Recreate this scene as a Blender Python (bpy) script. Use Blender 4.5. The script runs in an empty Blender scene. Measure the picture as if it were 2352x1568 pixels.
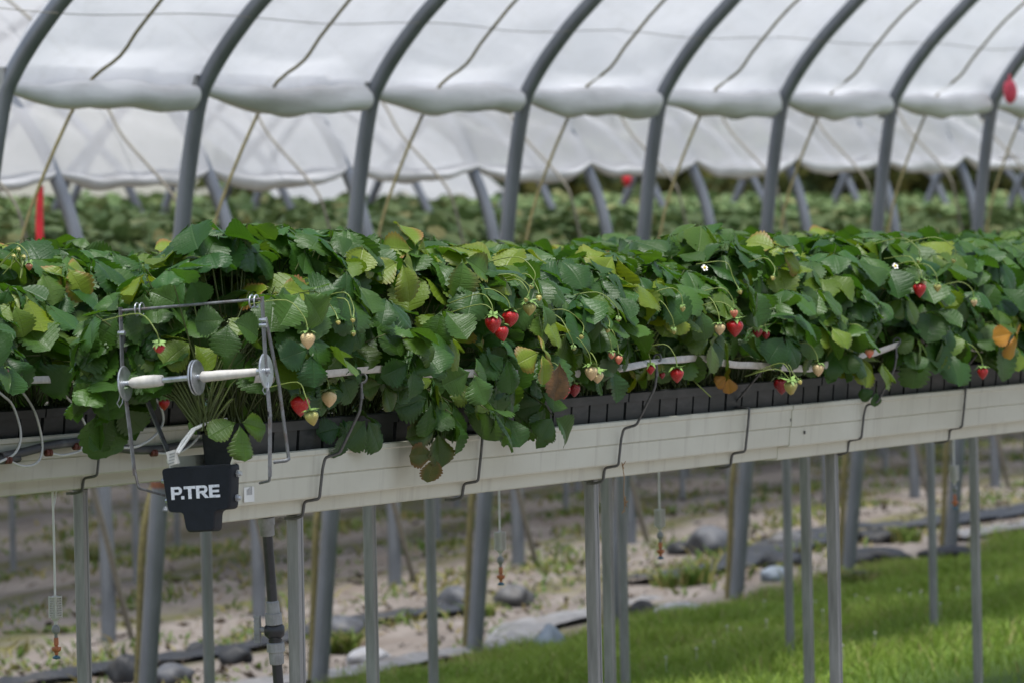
import bpy, math, random
import numpy as np
from mathutils import Vector, Matrix

random.seed(7)
SC = bpy.context.scene
COL = SC.collection
PI = math.pi

# ------------------------------------------------------------------ camera
CAM_H = 1.85
YAW, TILT, ROLL = 0.3564, 0.0132, -0.0225        # rows run along +X, "away" is +Y
F_PX, PW, PH = 15680.0, 2352.0, 1568.0
Fv = Vector((math.cos(YAW)*math.cos(TILT), math.sin(YAW)*math.cos(TILT), -math.sin(TILT)))
R0 = Vector((math.sin(YAW), -math.cos(YAW), 0.0))
U0 = R0.cross(Fv)
Rv = R0*math.cos(ROLL) + U0*math.sin(ROLL)
Uv = Rv.cross(Fv)
EYE = Vector((0, 0, CAM_H))
def sight(px, py):
    return Fv + Rv*((px-PW/2)/F_PX) - Uv*((py-PH/2)/F_PX)
def on_y(px, py, y):
    d = sight(px, py); return EYE + d*(y/d.y)
def on_x(px, py, x):
    d = sight(px, py); return EYE + d*(x/d.x)

def project(p):
    d = Vector(p)-EYE; z = d.dot(Fv)
    return PW/2+F_PX*d.dot(Rv)/z, PH/2-F_PX*d.dot(Uv)/z, z

cd = bpy.data.cameras.new('camera')
cam = bpy.data.objects.new('camera', cd)
COL.objects.link(cam)
cam.matrix_world = Matrix(((Rv.x, Uv.x, -Fv.x, EYE.x), (Rv.y, Uv.y, -Fv.y, EYE.y), (Rv.z, Uv.z, -Fv.z, EYE.z), (0, 0, 0, 1)))
cd.sensor_width = 36.0
cd.lens = 36.0*F_PX/PW
cd.clip_start = 0.5
cd.clip_end = 3000
cd.dof.use_dof = True
cd.dof.focus_distance = 17.4
cd.dof.aperture_fstop = 9.5
SC.camera = cam

# ------------------------------------------------------------------ helpers
def new_obj(name, mesh, parent=None):
    o = bpy.data.objects.new(name, mesh)
    COL.objects.link(o)
    if parent is not None:
        o.parent = parent
    return o
def tag(o, label, cat, group=None):
    o['label'] = label; o['category'] = cat
    if group: o['group'] = group
    return o
def empty(name, loc, label=None, cat=None, group=None):
    o = bpy.data.objects.new(name, None)
    o.empty_display_size = 0.1
    COL.objects.link(o); o.location = loc
    if label: tag(o, label, cat, group)
    return o
ORD = 'zeroth first second third fourth fifth sixth seventh eighth ninth tenth eleventh twelfth thirteenth fourteenth fifteenth sixteenth seventeenth eighteenth nineteenth'.split()
TENS = {2: 'twent', 3: 'thirt', 4: 'fort', 5: 'fift', 6: 'sixt', 7: 'sevent', 8: 'eight', 9: 'ninet'}
def nth(n):
    if n < 20: return ORD[n]
    t, u = divmod(n, 10)
    return TENS[t] + ('ieth' if u == 0 else 'y-' + ORD[u])

class MB:
    """collects vertices and faces of ONE mesh"""
    def __init__(s): s.v = []; s.f = []; s.sm = []
    def add(s, vs, fs, smooth=False):
        b = len(s.v); s.v.extend([tuple(p) for p in vs])
        for f in fs:
            s.f.append(tuple(b+i for i in f)); s.sm.append(smooth)
        return s
    def box(s, c, d, rot=None):
        x, y, z = d[0]/2, d[1]/2, d[2]/2
        P = [Vector((i, j, k)) for i in (-x, x) for j in (-y, y) for k in (-z, z)]
        if rot is not None: P = [rot @ p for p in P]
        P = [p + Vector(c) for p in P]
        return s.add(P, [(0, 1, 3, 2), (4, 6, 7, 5), (0, 4, 5, 1), (2, 3, 7, 6), (0, 2, 6, 4), (1, 5, 7, 3)])
    def tube(s, pts, r, n=8, cap=True, smooth=True):
        pts = [Vector(p) for p in pts]; m = len(pts)
        rs = r if isinstance(r, (list, tuple)) else [r]*m
        T = []
        for i in range(m):
            t = (pts[min(i+1, m-1)] - pts[max(i-1, 0)])
            T.append(t.normalized() if t.length > 1e-9 else Vector((0, 0, 1)))
        a = Vector((0, 0, 1)) if abs(T[0].z) < .9 else Vector((1, 0, 0))
        nrm = (a - T[0]*a.dot(T[0])).normalized()
        vs = []
        for i in range(m):
            nrm = (nrm - T[i]*nrm.dot(T[i]))
            nrm = nrm.normalized() if nrm.length > 1e-6 else T[i].orthogonal().normalized()
            bn = T[i].cross(nrm)
            for k in range(n):
                q = 2*PI*k/n
                vs.append(pts[i] + (nrm*math.cos(q) + bn*math.sin(q))*rs[i])
        fs = [(i*n+k, i*n+(k+1) % n, (i+1)*n+(k+1) % n, (i+1)*n+k) for i in range(m-1) for k in range(n)]
        s.add(vs, fs, smooth)
        if cap:
            s.add(vs[:n], [tuple(range(n-1, -1, -1))]); s.add(vs[-n:], [tuple(range(n))])
        return s
    def lathe(s, prof, o=(0, 0, 0), axis=(0, 0, 1), n=16, smooth=True):
        o = Vector(o); ax = Vector(axis).normalized(); a = ax.orthogonal().normalized(); b = ax.cross(a)
        vs = [o + ax*h + (a*math.cos(2*PI*k/n) + b*math.sin(2*PI*k/n))*max(r, 1e-5) for r, h in prof for k in range(n)]
        m = len(prof)
        fs = [(i*n+k, i*n+(k+1) % n, (i+1)*n+(k+1) % n, (i+1)*n+k) for i in range(m-1) for k in range(n)]
        return s.add(vs, fs, smooth)
    def prism_x(s, prof, x0, x1, caps=True, smooth=False):
        """closed (y, z) outline pushed along X"""
        n = len(prof)
        vs = [(x0, y, z) for y, z in prof] + [(x1, y, z) for y, z in prof]
        fs = [(k, (k+1) % n, n+(k+1) % n, n+k) for k in range(n)]
        if caps: fs += [tuple(range(n-1, -1, -1)), tuple(range(n, 2*n))]
        return s.add(vs, fs, smooth)
    def prism_z(s, prof, z0, z1, off=(0, 0), lean=(0, 0)):
        n = len(prof)
        vs = [(x+off[0], y+off[1], z0) for x, y in prof] + [(x+off[0]+lean[0], y+off[1]+lean[1], z1) for x, y in prof]
        fs = [(k, (k+1) % n, n+(k+1) % n, n+k) for k in range(n)] + [tuple(range(n-1, -1, -1)), tuple(range(n, 2*n))]
        return s.add(vs, fs)
    def grid(s, P, smooth=True):
        r, c = len(P), len(P[0])
        return s.add([p for row in P for p in row], [(i*c+j, i*c+j+1, (i+1)*c+j+1, (i+1)*c+j) for i in range(r-1) for j in range(c-1)], smooth)
    def shift(s, d):
        s.v = [(a+d[0], b+d[1], c+d[2]) for a, b, c in s.v]; return s
    def mesh(s, name, mat):
        me = bpy.data.meshes.new(name)
        me.from_pydata(s.v, [], s.f)
        me.polygons.foreach_set('use_smooth', s.sm)
        me.materials.append(mat); me.update()
        return me
    def build(s, name, mat, parent=None):
        """vertices are world coordinates; they are made local to the parent"""
        if parent is not None:
            s.shift(-Vector(parent.location) if parent.parent is None else -(Vector(parent.location)+Vector(parent.parent.location)))
            return new_obj(name, s.mesh(name, mat), parent)
        return new_obj(name, s.mesh(name, mat))

def arr_mesh(name, V, Q, mat, smooth=True, uv=None, tint=None):
    """numpy: V (n,3), Q (m,4 or 3)"""
    me = bpy.data.meshes.new(name)
    k = Q.shape[1]
    me.vertices.add(len(V)); me.vertices.foreach_set('co', V.astype(np.float32).ravel())
    me.loops.add(Q.size); me.loops.foreach_set('vertex_index', Q.astype(np.int32).ravel())
    me.polygons.add(len(Q)); me.polygons.foreach_set('loop_start', np.arange(0, Q.size, k, dtype=np.int32))
    me.polygons.foreach_set('use_smooth', np.full(len(Q), smooth))
    if uv is not None:
        l = me.uv_layers.new(name='UVMap'); l.data.foreach_set('uv', uv[Q.ravel()].astype(np.float32).ravel())
    if tint is not None:
        a = me.color_attributes.new('tint', 'FLOAT_COLOR', 'POINT'); a.data.foreach_set('color', tint.astype(np.float32).ravel())
    me.materials.append(mat); me.update(calc_edges=True)
    return me

# ------------------------------------------------------------------ materials
class NT:
    def __init__(s, name):
        s.m = bpy.data.materials.new(name); s.m.use_nodes = True
        s.t = s.m.node_tree; s.t.nodes.clear()
        s.out = s.n('ShaderNodeOutputMaterial')
    def n(s, typ, **kw):
        nd = s.t.nodes.new(typ)
        for k, v in kw.items(): setattr(nd, k, v)
        return nd
    def l(s, a, b): s.t.links.new(a, b)
    def noise(s, scale, detail=4, rough=.55, vec=None, dist=0):
        nd = s.n('ShaderNodeTexNoise'); nd.inputs['Scale'].default_value = scale; nd.inputs['Detail'].default_value = detail
        nd.inputs['Roughness'].default_value = rough; nd.inputs['Distortion'].default_value = dist
        if vec is not None: s.l(vec, nd.inputs['Vector'])
        return nd.outputs['Fac']
    def coord(s, which='Object', scale=None):
        c = s.n('ShaderNodeTexCoord').outputs[which]
        if scale:
            m = s.n('ShaderNodeMapping'); m.inputs['Scale'].default_value = scale; s.l(c, m.inputs['Vector']); c = m.outputs['Vector']
        return c
    def ramp(s, fac, stops, interp='LINEAR'):
        r = s.n('ShaderNodeValToRGB'); r.color_ramp.interpolation = interp
        e = r.color_ramp.elements
        while len(e) < len(stops): e.new(.5)
        for el, (p, c) in zip(e, stops):
            el.position = p; el.color = (*c, 1) if len(c) == 3 else c
        s.l(fac, r.inputs['Fac']); return r.outputs['Color']
    def mix(s, fac, a, b):
        m = s.n('ShaderNodeMix', data_type='RGBA')
        for sock, v in ((m.inputs[0], fac), (m.inputs[6], a), (m.inputs[7], b)):
            if isinstance(v, bpy.types.NodeSocket): s.l(v, sock)
            else: sock.default_value = v if not isinstance(v, tuple) else (*v, 1)
        return m.outputs[2]
    def math(s, op, a, b=None, c=None, clamp=False):
        m = s.n('ShaderNodeMath', operation=op, use_clamp=clamp)
        for i, v in enumerate((a, b, c)):
            if v is None: continue
            if isinstance(v, bpy.types.NodeSocket): s.l(v, m.inputs[i])
            else: m.inputs[i].default_value = v
        return m.outputs[0]
    def bump(s, h, strength=.3, dist=.01):
        b = s.n('ShaderNodeBump'); b.inputs['Strength'].default_value = strength; b.inputs['Distance'].default_value = dist
        s.l(h, b.inputs['Height']); return b.outputs['Normal']
    def bsdf(s, base, rough=.5, metal=0., spec=.5, normal=None, **kw):
        p = s.n('ShaderNodeBsdfPrincipled')
        for key, v in (('Base Color', base), ('Roughness', rough), ('Metallic', metal), ('Specular IOR Level', spec)):
            if isinstance(v, bpy.types.NodeSocket): s.l(v, p.inputs[key])
            else: p.inputs[key].default_value = (*v, 1) if isinstance(v, tuple) else v
        if normal is not None: s.l(normal, p.inputs['Normal'])
        for k, v in kw.items(): p.inputs[k.replace('_', ' ')].default_value = v
        return p.outputs[0]
    def done(s, sh): s.l(sh, s.out.inputs['Surface']); return s.m

def simple(name, c, rough=.5, metal=0., var=.25, scale=30, dirt=None, spec=.5, stretch=None, bump=0.):
    t = NT(name); v = t.coord('Object', stretch)
    f = t.noise(scale, 5, .6, v)
    lo = tuple(x*(1-var) for x in c); hi = tuple(min(1, x*(1+var)) for x in c)
    col = t.ramp(f, [(.3, lo), (.7, hi)])
    if dirt:
        g = t.noise(scale*.35, 6, .65, v)
        col = t.mix(t.ramp(g, [(.52, (0, 0, 0)), (.72, (1, 1, 1))]), col, dirt)
    rr = t.math('MULTIPLY_ADD', f, .25, rough-.12)
    nrm = t.bump(f, bump, .004) if bump else None
    return t.done(t.bsdf(col, rr, metal, spec, nrm))

M = {}
M['post'] = simple('galvanised post', (.25, .247, .238), .45, .35, .35, 30, (.10, .097, .09), stretch=(1, 1, .12), bump=.15)
M['tube'] = simple('galvanised tube', (.195, .20, .205), .38, .4, .25, 25, (.11, .11, .11), stretch=(1, 1, .15))
M['hoop'] = simple('grey steel hoop', (.155, .166, .182), .34, .35, .2, 9, (.10, .107, .118), stretch=(1, 1, .3))
M['wire'] = simple('dull wire', (.13, .13, .125), .55, .6, .3, 60)
M['bar'] = simple('zinc flat bar', (.15, .155, .16), .5, .45, .35, 60, (.10, .06, .04))
M['zinc'] = simple('bright zinc', (.42, .44, .46), .36, .8, .25, 50)
M['tape'] = simple('white strap', (.50, .48, .44), .7, 0, .15, 60, (.45, .43, .36))
M['cap'] = simple('black rubber', (.009, .0115, .0165), .55, 0, .25, 40, bump=.1, spec=.25)
M['white_paint'] = simple('white lettering', (.68, .7, .74), .6, 0, .12, 120, (.35, .37, .4))
M['tray'] = simple('dark plastic tray', (.024, .027, .026), .5, 0, .3, 25, (.055, .055, .055), stretch=(.5, 1, 2), spec=.2)
M['soil'] = simple('dark substrate', (.035, .025, .018), .95, 0, .5, 60, bump=.6)
M['hose'] = simple('black hose', (.05, .05, .052), .55, 0, .3, 30, (.11, .11, .11))
M['pipe'] = simple('black pipe', (.018, .019, .021), .4, 0, .3, 30, (.05, .05, .05))
M['grey_plastic'] = simple('grey plastic', (.235, .24, .235), .5, 0, .2, 40, (.15, .15, .14))
M['white_plastic'] = simple('white plastic', (.5, .49, .45), .45, 0, .08, 40, (.5, .48, .42))
M['micro'] = simple('white microtube', (.62, .63, .60), .4, 0, .08, 40)
M['brown_plastic'] = simple('rust red fitting', (.13, .035, .02), .5, 0, .2, 40)
M['orange'] = simple('orange nozzle', (.40, .13, .05), .45, 0, .15, 40)
M['blue'] = simple('blue spreader', (.05, .13, .19), .4, 0, .15, 40)
M['rust'] = simple('rust band', (.20, .075, .035), .85, .1, .4, 40, (.1, .05, .03))
M['rope'] = simple('olive rope', (.16, .135, .05), .8, 0, .3, 50, (.08, .072, .035))
M['pale_rope'] = simple('pale rope', (.23, .21, .165), .8, 0, .2, 50, (.16, .145, .11))
M['red'] = simple('red ribbon', (.50, .012, .02), .5, 0, .2, 20)
M['pink'] = simple('pink bag', (.62, .06, .10), .45, 0, .3, 18)
M['sticker'] = simple('paper sticker', (.7, .7, .66), .6, 0, .06, 30)
M['ink'] = simple('grey ink', (.35, .35, .35), .6, 0, .1, 30)
M['stone'] = simple('grey sack', (.065, .068, .075), .6, 0, .45, 5, (.115, .105, .09), bump=.6)
M['dark_sack'] = simple('dark plastic sheet', (.025, .027, .03), .55, 0, .5, 5, (.075, .07, .062), bump=.6, spec=.25)
M['pale_sack'] = simple('pale sack', (.36, .355, .36), .6, 0, .25, 6, (.2, .19, .17), bump=.4)
M['sheet'] = simple('ground sheet', (.20, .195, .19), .7, 0, .3, 5, (.15, .125, .10), bump=.4)
M['blue_sack'] = simple('slate sack', (.20, .235, .27), .6, 0, .25, 8, (.3, .32, .33), bump=.4)
M['stem'] = simple('green stem', (.062, .085, .018), .55, 0, .4, 20, (.07, .04, .02))
M['stalk'] = simple('fruit stalk', (.16, .21, .04), .55, 0, .25, 30)
M['calyx'] = simple('green calyx', (.16, .26, .06), .55, 0, .3, 60)
M['petal'] = simple('white petal', (.8, .8, .76), .6, 0, .05, 60)
M['yolk'] = simple('flower centre', (.65, .45, .04), .7, 0, .2, 60)
M['straw'] = simple('dry straw', (.30, .19, .10), .8, 0, .4, 30)

def mat_gutter():
    t = NT('cream coated steel'); v = t.coord('Object', (.35, 1, 1))
    f = t.noise(6, 5, .6, v); st = t.noise(14, 4, .6, t.coord('Object', (1.2, 1, .12)))
    c = t.mix(t.ramp(f, [(.35, (0, 0, 0)), (.75, (1, 1, 1))]), (.56, .555, .46), (.48, .47, .38))
    c = t.mix(t.ramp(st, [(.54, (0, 0, 0)), (.80, (.7, .7, .7))]), c, (.33, .31, .25))
    return t.done(t.bsdf(c, .42, 0, .45))
M['gutter'] = mat_gutter()

def mat_leaf():
    t = NT('strawberry leaf')
    at = t.n('ShaderNodeAttribute', attribute_name='tint'); sp = t.n('ShaderNodeSeparateColor'); t.l(at.outputs['Color'], sp.inputs[0])
    yel, bri, red = sp.outputs[0], sp.outputs[1], sp.outputs[2]
    dead = at.outputs['Alpha']
    uv = t.n('ShaderNodeUVMap', uv_map='UVMap'); su = t.n('ShaderNodeSeparateXYZ'); t.l(uv.outputs[0], su.inputs[0])
    s, w = su.outputs[0], su.outputs[1]
    aw = t.math('ABSOLUTE', w)
    ph = t.math('ADD', t.math('MULTIPLY', s, 8.0), -.17)
    tri = t.math('ABSOLUTE', t.math('SUBTRACT', t.math('FRACT', ph), .5))          # .5 at a vein
    vein = t.math('SMOOTHSTEP', .40, .5, tri) if False else t.ramp(tri, [(.36, (0, 0, 0)), (.5, (1, 1, 1))])
    mid = t.ramp(aw, [(.0, (1, 1, 1)), (.07, (0, 0, 0))])
    vn = t.math('MAXIMUM', t.math('MULTIPLY', vein, .55), mid)
    ob = t.coord('Object'); mot = t.noise(22, 4, .6, ob); fine = t.noise(160, 3, .6, ob)
    c = t.mix(bri, (.011, .051, .008), (.044, .128, .015))
    c = t.mix(t.math('MULTIPLY', mot, .5), c, (.012, .048, .008))
    c = t.mix(yel, c, (.185, .245, .007))
    c = t.mix(t.math('MULTIPLY', t.math('SUBTRACT', yel, .86, clamp=True), 8., clamp=True), c, (.46, .20, .012))
    c = t.mix(t.math('MULTIPLY', vn, .2), c, t.mix(yel, (.06, .115, .03), (.21, .21, .045)))
    edge = t.math('MULTIPLY', t.ramp(aw, [(.55, (0, 0, 0)), (1., (1, 1, 1))]), red)
    edge = t.math('MULTIPLY', edge, t.math('ADD', mot, .35), clamp=True)
    c = t.mix(edge, c, (.26, .10, .035))
    dd = t.mix(t.ramp(mot, [(.4, (0, 0, 0)), (.6, (1, 1, 1))]), (.15, .066, .022), (.06, .028, .012))
    c = t.mix(dead, c, dd)
    geo = t.n('ShaderNodeNewGeometry')
    under = t.mix(.5, c, (.085, .125, .05))
    c2 = t.mix(geo.outputs['Backfacing'], c, under)
    h = t.math('ADD', t.math('MULTIPLY', vn, -.8), t.math('MULTIPLY', fine, .9))
    nrm = t.bump(h, .5, .0025)
    rough = t.math('MULTIPLY_ADD', mot, .2, .34)
    p = t.bsdf(c2, rough, 0, .44, nrm)
    tr = t.n('ShaderNodeBsdfTranslucent')
    tc = t.mix(dead, t.mix(yel, (.07, .21, .008), (.34, .40, .012)), (.2, .1, .04))
    t.l(tc, tr.inputs['Color'])
    mx = t.n('ShaderNodeMixShader'); mx.inputs[0].default_value = .27
    t.l(p, mx.inputs[1]); t.l(tr.outputs[0], mx.inputs[2])
    return t.done(mx.outputs[0])
M['leaf'] = mat_leaf()

def mat_berry(name, flesh, tip, seed, rough):
    t = NT(name); v = t.coord('Object')
    vo = t.n('ShaderNodeTexVoronoi'); vo.inputs['Scale'].default_value = 260; t.l(v, vo.inputs['Vector'])
    dots = t.ramp(vo.outputs['Distance'], [(.10, (1, 1, 1)), (.26, (0, 0, 0))])
    sx = t.n('ShaderNodeSeparateXYZ'); t.l(t.coord('Generated'), sx.inputs[0])
    nz = t.noise(60, 3, .6, v)
    c = t.mix(t.math('ADD', sx.outputs[2], t.math('MULTIPLY_ADD', nz, .6, -.45), clamp=True), tip, flesh)
    c = t.mix(t.math('MULTIPLY', dots, .8), c, seed)
    hh = t.ramp(vo.outputs['Distance'], [(.05, (.25, .25, .25)), (.6, (1, 1, 1))])
    return t.done(t.bsdf(c, rough, 0, .55, t.bump(hh, .6, .002)))
M['ripe'] = mat_berry('ripe strawberry', (.43, .006, .007), (.36, .004, .007), (.55, .22, .06), .3)
M['dark_ripe'] = mat_berry('dark ripe strawberry', (.24, .006, .010), (.20, .004, .008), (.4, .15, .06), .3)
M['blush'] = mat_berry('half ripe strawberry', (.60, .33, .17), (.62, .10, .06), (.5, .33, .1), .38)
M['pale'] = mat_berry('pale strawberry', (.56, .46, .22), (.60, .40, .20), (.36, .28, .08), .42)
M['green'] = mat_berry('green strawberry', (.30, .34, .10), (.42, .32, .08), (.25, .24, .06), .45)

def mat_film(name, tra=.14, warm=1.0):
    t = NT(name); v = t.coord('Object', (.6, 1, 1))
    f = t.noise(1.6, 5, .6, v); g = t.noise(7, 6, .7, v)
    col = t.mix(t.ramp(g, [(.5, (0, 0, 0)), (.8, (.6, .6, .6))]), (.755, .76, .775), (.60, .60, .595))
    d = t.n('ShaderNodeBsdfDiffuse'); t.l(col, d.inputs['Color'])
    tr = t.n('ShaderNodeBsdfTranslucent'); t.l(col, tr.inputs['Color'])
    gl = t.n('ShaderNodeBsdfGlossy'); gl.inputs['Roughness'].default_value = .35
    tp = t.n('ShaderNodeBsdfTransparent'); tp.inputs['Color'].default_value = (.95, .95, .96, 1)
    nb = t.bump(f, .35, .05)
    for nd in (d, tr, gl): t.l(nb, nd.inputs['Normal'])
    m1 = t.n('ShaderNodeMixShader'); m1.inputs[0].default_value = .60; t.l(d.outputs[0], m1.inputs[1]); t.l(tr.outputs[0], m1.inputs[2])
    m2 = t.n('ShaderNodeMixShader'); m2.inputs[0].default_value = .04; t.l(m1.outputs[0], m2.inputs[1]); t.l(gl.outputs[0], m2.inputs[2])
    m3 = t.n('ShaderNodeMixShader'); m3.inputs[0].default_value = tra; t.l(m2.outputs[0], m3.inputs[1]); t.l(tp.outputs[0], m3.inputs[2])
    return t.done(m3.outputs[0])
M['film'] = mat_film('tunnel film')
M['thin_film'] = mat_film('thin tunnel film', .24)
M['hem'] = simple('bunched film', (.60, .59, .585), .5, 0, .15, 3, (.38, .36, .34), stretch=(.5, 1, 3), bump=.3)

def mat_ground():
    """fabric mulch strips with weedy seams running along the rows, soil between, hayfield far away"""
    t = NT('field floor'); c = t.coord('Object')
    sx = t.n('ShaderNodeSeparateXYZ'); t.l(c, sx.inputs[0])
    wob = t.noise(.55, 5, .6, t.coord('Object', (.5, 1.2, 1)))
    y = t.math('ADD', sx.outputs[1], t.math('MULTIPLY_ADD', wob, 1.5, -.75))
    fine = t.noise(3.5, 8, .68, t.coord('Object', (.45, 1.4, 1)))
    grit = t.noise(30, 6, .7, c)
    fab = t.mix(t.ramp(fine, [(.32, (0, 0, 0)), (.66, (1, 1, 1))]), (.125, .107, .092), (.255, .228, .205))
    fab = t.mix(t.math('MULTIPLY', grit, .35), fab, (.16, .12, .09))
    soil = t.mix(fine, (.105, .080, .060), (.215, .17, .135))
    weed = t.mix(t.ramp(fine, [(.35, (0, 0, 0)), (.65, (1, 1, 1))]), (.05, .06, .015), (.15, .135, .045))
    seam = t.math('ABSOLUTE', t.math('SUBTRACT', t.math('FRACT', t.math('DIVIDE', t.math('SUBTRACT', y, 13.35), 1.5)), .5))   # .5 on a seam
    sm = t.ramp(t.math('ADD', seam, t.math('MULTIPLY_ADD', fine, .5, -.25)), [(.34, (0, 0, 0)), (.50, (1, 1, 1))])
    g = t.mix(sm, fab, weed)
    patch = t.ramp(t.noise(.8, 6, .6, t.coord('Object', (.6, 1, 1))), [(.52, (0, 0, 0)), (.66, (1, 1, 1))])
    g = t.mix(t.math('MULTIPLY', patch, .7), g, soil)
    lawn = t.mix(fine, (.045, .085, .012), (.10, .16, .02))
    g = t.mix(t.ramp(t.math('SUBTRACT', t.math('ADD', sx.outputs[1], t.math('MULTIPLY_ADD', wob, .8, -.4)), 11.3), [(.0, (0, 0, 0)), (.35, (1, 1, 1))]), lawn, g)
    bounce_ground = t.mix(fine, (.16, .14, .12), (.30, .275, .25))  # unseen grey ground near the camera, added to bounce neutral light onto the gutter
    g = t.mix(t.ramp(t.math('MULTIPLY_ADD', t.math('ADD', sx.outputs[1], wob), .1, 0.), [(.74, (0, 0, 0)), (.78, (1, 1, 1))]), bounce_ground, g)
    hay = t.mix(fine, (.46, .32, .13), (.56, .42, .20))
    g = t.mix(t.ramp(t.math('MULTIPLY', sx.outputs[1], .01), [(.40, (0, 0, 0)), (.42, (1, 1, 1))]), g, hay)
    nrm = t.bump(t.math('ADD', fine, t.math('MULTIPLY', grit, .3)), .6, .05)
    return t.done(t.bsdf(g, .9, 0, .25, nrm))
M['ground'] = mat_ground()

def mat_tinted(name, a, b, dry, tl=.2, rough=.6):
    t = NT(name); at = t.n('ShaderNodeAttribute', attribute_name='tint'); sp = t.n('ShaderNodeSeparateColor'); t.l(at.outputs['Color'], sp.inputs[0])
    c = t.mix(sp.outputs[0], a, b); c = t.mix(sp.outputs[1], c, dry)
    p = t.bsdf(c, rough, 0, .3)
    tr = t.n('ShaderNodeBsdfTranslucent'); t.l(c, tr.inputs['Color'])
    mx = t.n('ShaderNodeMixShader'); mx.inputs[0].default_value = tl; t.l(p, mx.inputs[1]); t.l(tr.outputs[0], mx.inputs[2])
    return t.done(mx.outputs[0])
M['grass'] = mat_tinted('grass blades', (.125, .225, .022), (.27, .37, .05), (.33, .28, .12), .3)
M['weed'] = mat_tinted('weed leaves', (.05, .12, .015), (.13, .18, .03), (.27, .22, .08), .25)
M['hazy_leaf'] = mat_tinted('hazy far leaves', (.065, .120, .034), (.17, .225, .085), (.27, .25, .10), .2)  # distance haze put into the colour: paler and greyer than the near leaves
M['debris'] = mat_tinted('dry litter', (.05, .036, .025), (.15, .115, .08), (.25, .22, .19), .0, .85)
M['hedge'] = mat_tinted('hedge leaves', (.04, .072, .03), (.10, .14, .055), (.16, .15, .06), .2)

# ------------------------------------------------------------------ ground
def ground_z(x, y):
    x = np.asarray(x, float); y = np.asarray(y, float)
    dip = -.014*np.clip(41-x, -2, 14)*np.clip((y-9.6)/2.3, 0, 1)
    rise = .36*np.clip((y-17.5)/7., 0, 1) + .020*np.clip(y-24.5, 0, 16.5) + .115*np.clip(y-42, 0, 18) + .02*np.clip(y-60, 0, 400)
    und = .015*np.sin(x*1.7+y*.6) + .012*np.sin(y*3.1-x*.8)
    return dip + rise + und*np.clip((y-11)/2, 0, 1)
gx = np.concatenate([np.array([-40, -15, 0, 8]), np.arange(12, 50, .4), np.arange(50, 90, 2.), np.array([95, 110, 130, 160, 200, 260, 340, 450, 700, 1200])])
gy = np.concatenate([np.array([-60, -20, -8, 0, 4, 7]), np.arange(8, 20, .22), np.arange(20, 26, .5), np.array([27, 29, 32, 36, 40, 48, 60, 80, 110, 160, 240, 400, 700])])
GX, GY = np.meshgrid(gx, gy, indexing='ij')
GV = np.stack([GX.ravel(), GY.ravel(), ground_z(GX, GY).ravel()], 1)
nx_, ny_ = len(gx), len(gy)
ii, jj = np.meshgrid(np.arange(nx_-1), np.arange(ny_-1), indexing='ij')
b0 = (ii*ny_+jj).ravel()
ground = new_obj('ground', arr_mesh('ground', GV, np.stack([b0, b0+ny_, b0+ny_+1, b0+1], 1), M['ground']))
ground['kind'] = 'structure'
def gz(x, y): return float(ground_z(x, y))

# ------------------------------------------------------------------ row geometry
ROW_Y = {1: 6.41, 2: 7.815, 3: 9.41}      # centre lines
ZT = 1.375                                  # gutter rim
def gutter_profile(zt):
    half = [(-.070, -.121), (-.0725, -.117), (-.0765, -.068), (-.0745, -.0655), (-.0805, -.063), (-.083, -.017), (-.0875, -.013), (-.088, -.003), (-.084, 0)]
    low = [(-.030, -.160), (-.034, -.157), (-.037, -.1235)]
    out = low + half
    full = out + [(-y, z) for y, z in reversed(out)]            # low .. rim(-) then rim(+) .. low
    inner = [(-.082, -.004), (-.0775, -.016), (-.069, -.114), (-.033, -.119), (-.030, -.153)]
    inn = inner + [(-y, z) for y, z in reversed(inner)]
    left = out + inner                                           # closed wall, near side
    return out, inner
def gutter_channel(mb, x0, x1, yc, zt, grow=0.):
    out, inner = gutter_profile(zt)
    k = 1+grow
    ring = [(y*k, z*k) for y, z in out] + [(y*k, z*k) for y, z in inner]            # near half, from bottom up and back down
    far = [(-y, z) for y, z in reversed(ring)]
    prof = ring + far
    mb.prism_x([(yc+y, zt+z) for y, z in prof], x0, x1)

def gutter(row, x0, sections, label, group='strawberry gutters on posts'):
    yc = ROW_Y[row]
    g = empty('growing_gutter', (x0, yc, ZT-.16), label, 'gutter', group)
    for i in range(len(sections)-1):
        m = MB(); gutter_channel(m, sections[i]-(.0 if i == 0 else .05), sections[i+1], yc, ZT, 0.0 if i % 2 == 0 else .035)
        m.build('channel', M['gutter'], g)
    return g
g1 = gutter(1, 15.06, [15.06, 19.42, 25.0], 'long cream metal gutter with the black lettered end cap')
g2 = gutter(2, 13.4, [13.4, 18.6, 24.6, 29.6], 'cream metal gutter with looping white drip tubes, behind the capped gutter')
g3 = gutter(3, 16.0, [19.2, 25.0, 31.0, 37.2], 'cream metal gutter of the third row, hidden behind the two gutters before it')

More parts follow.
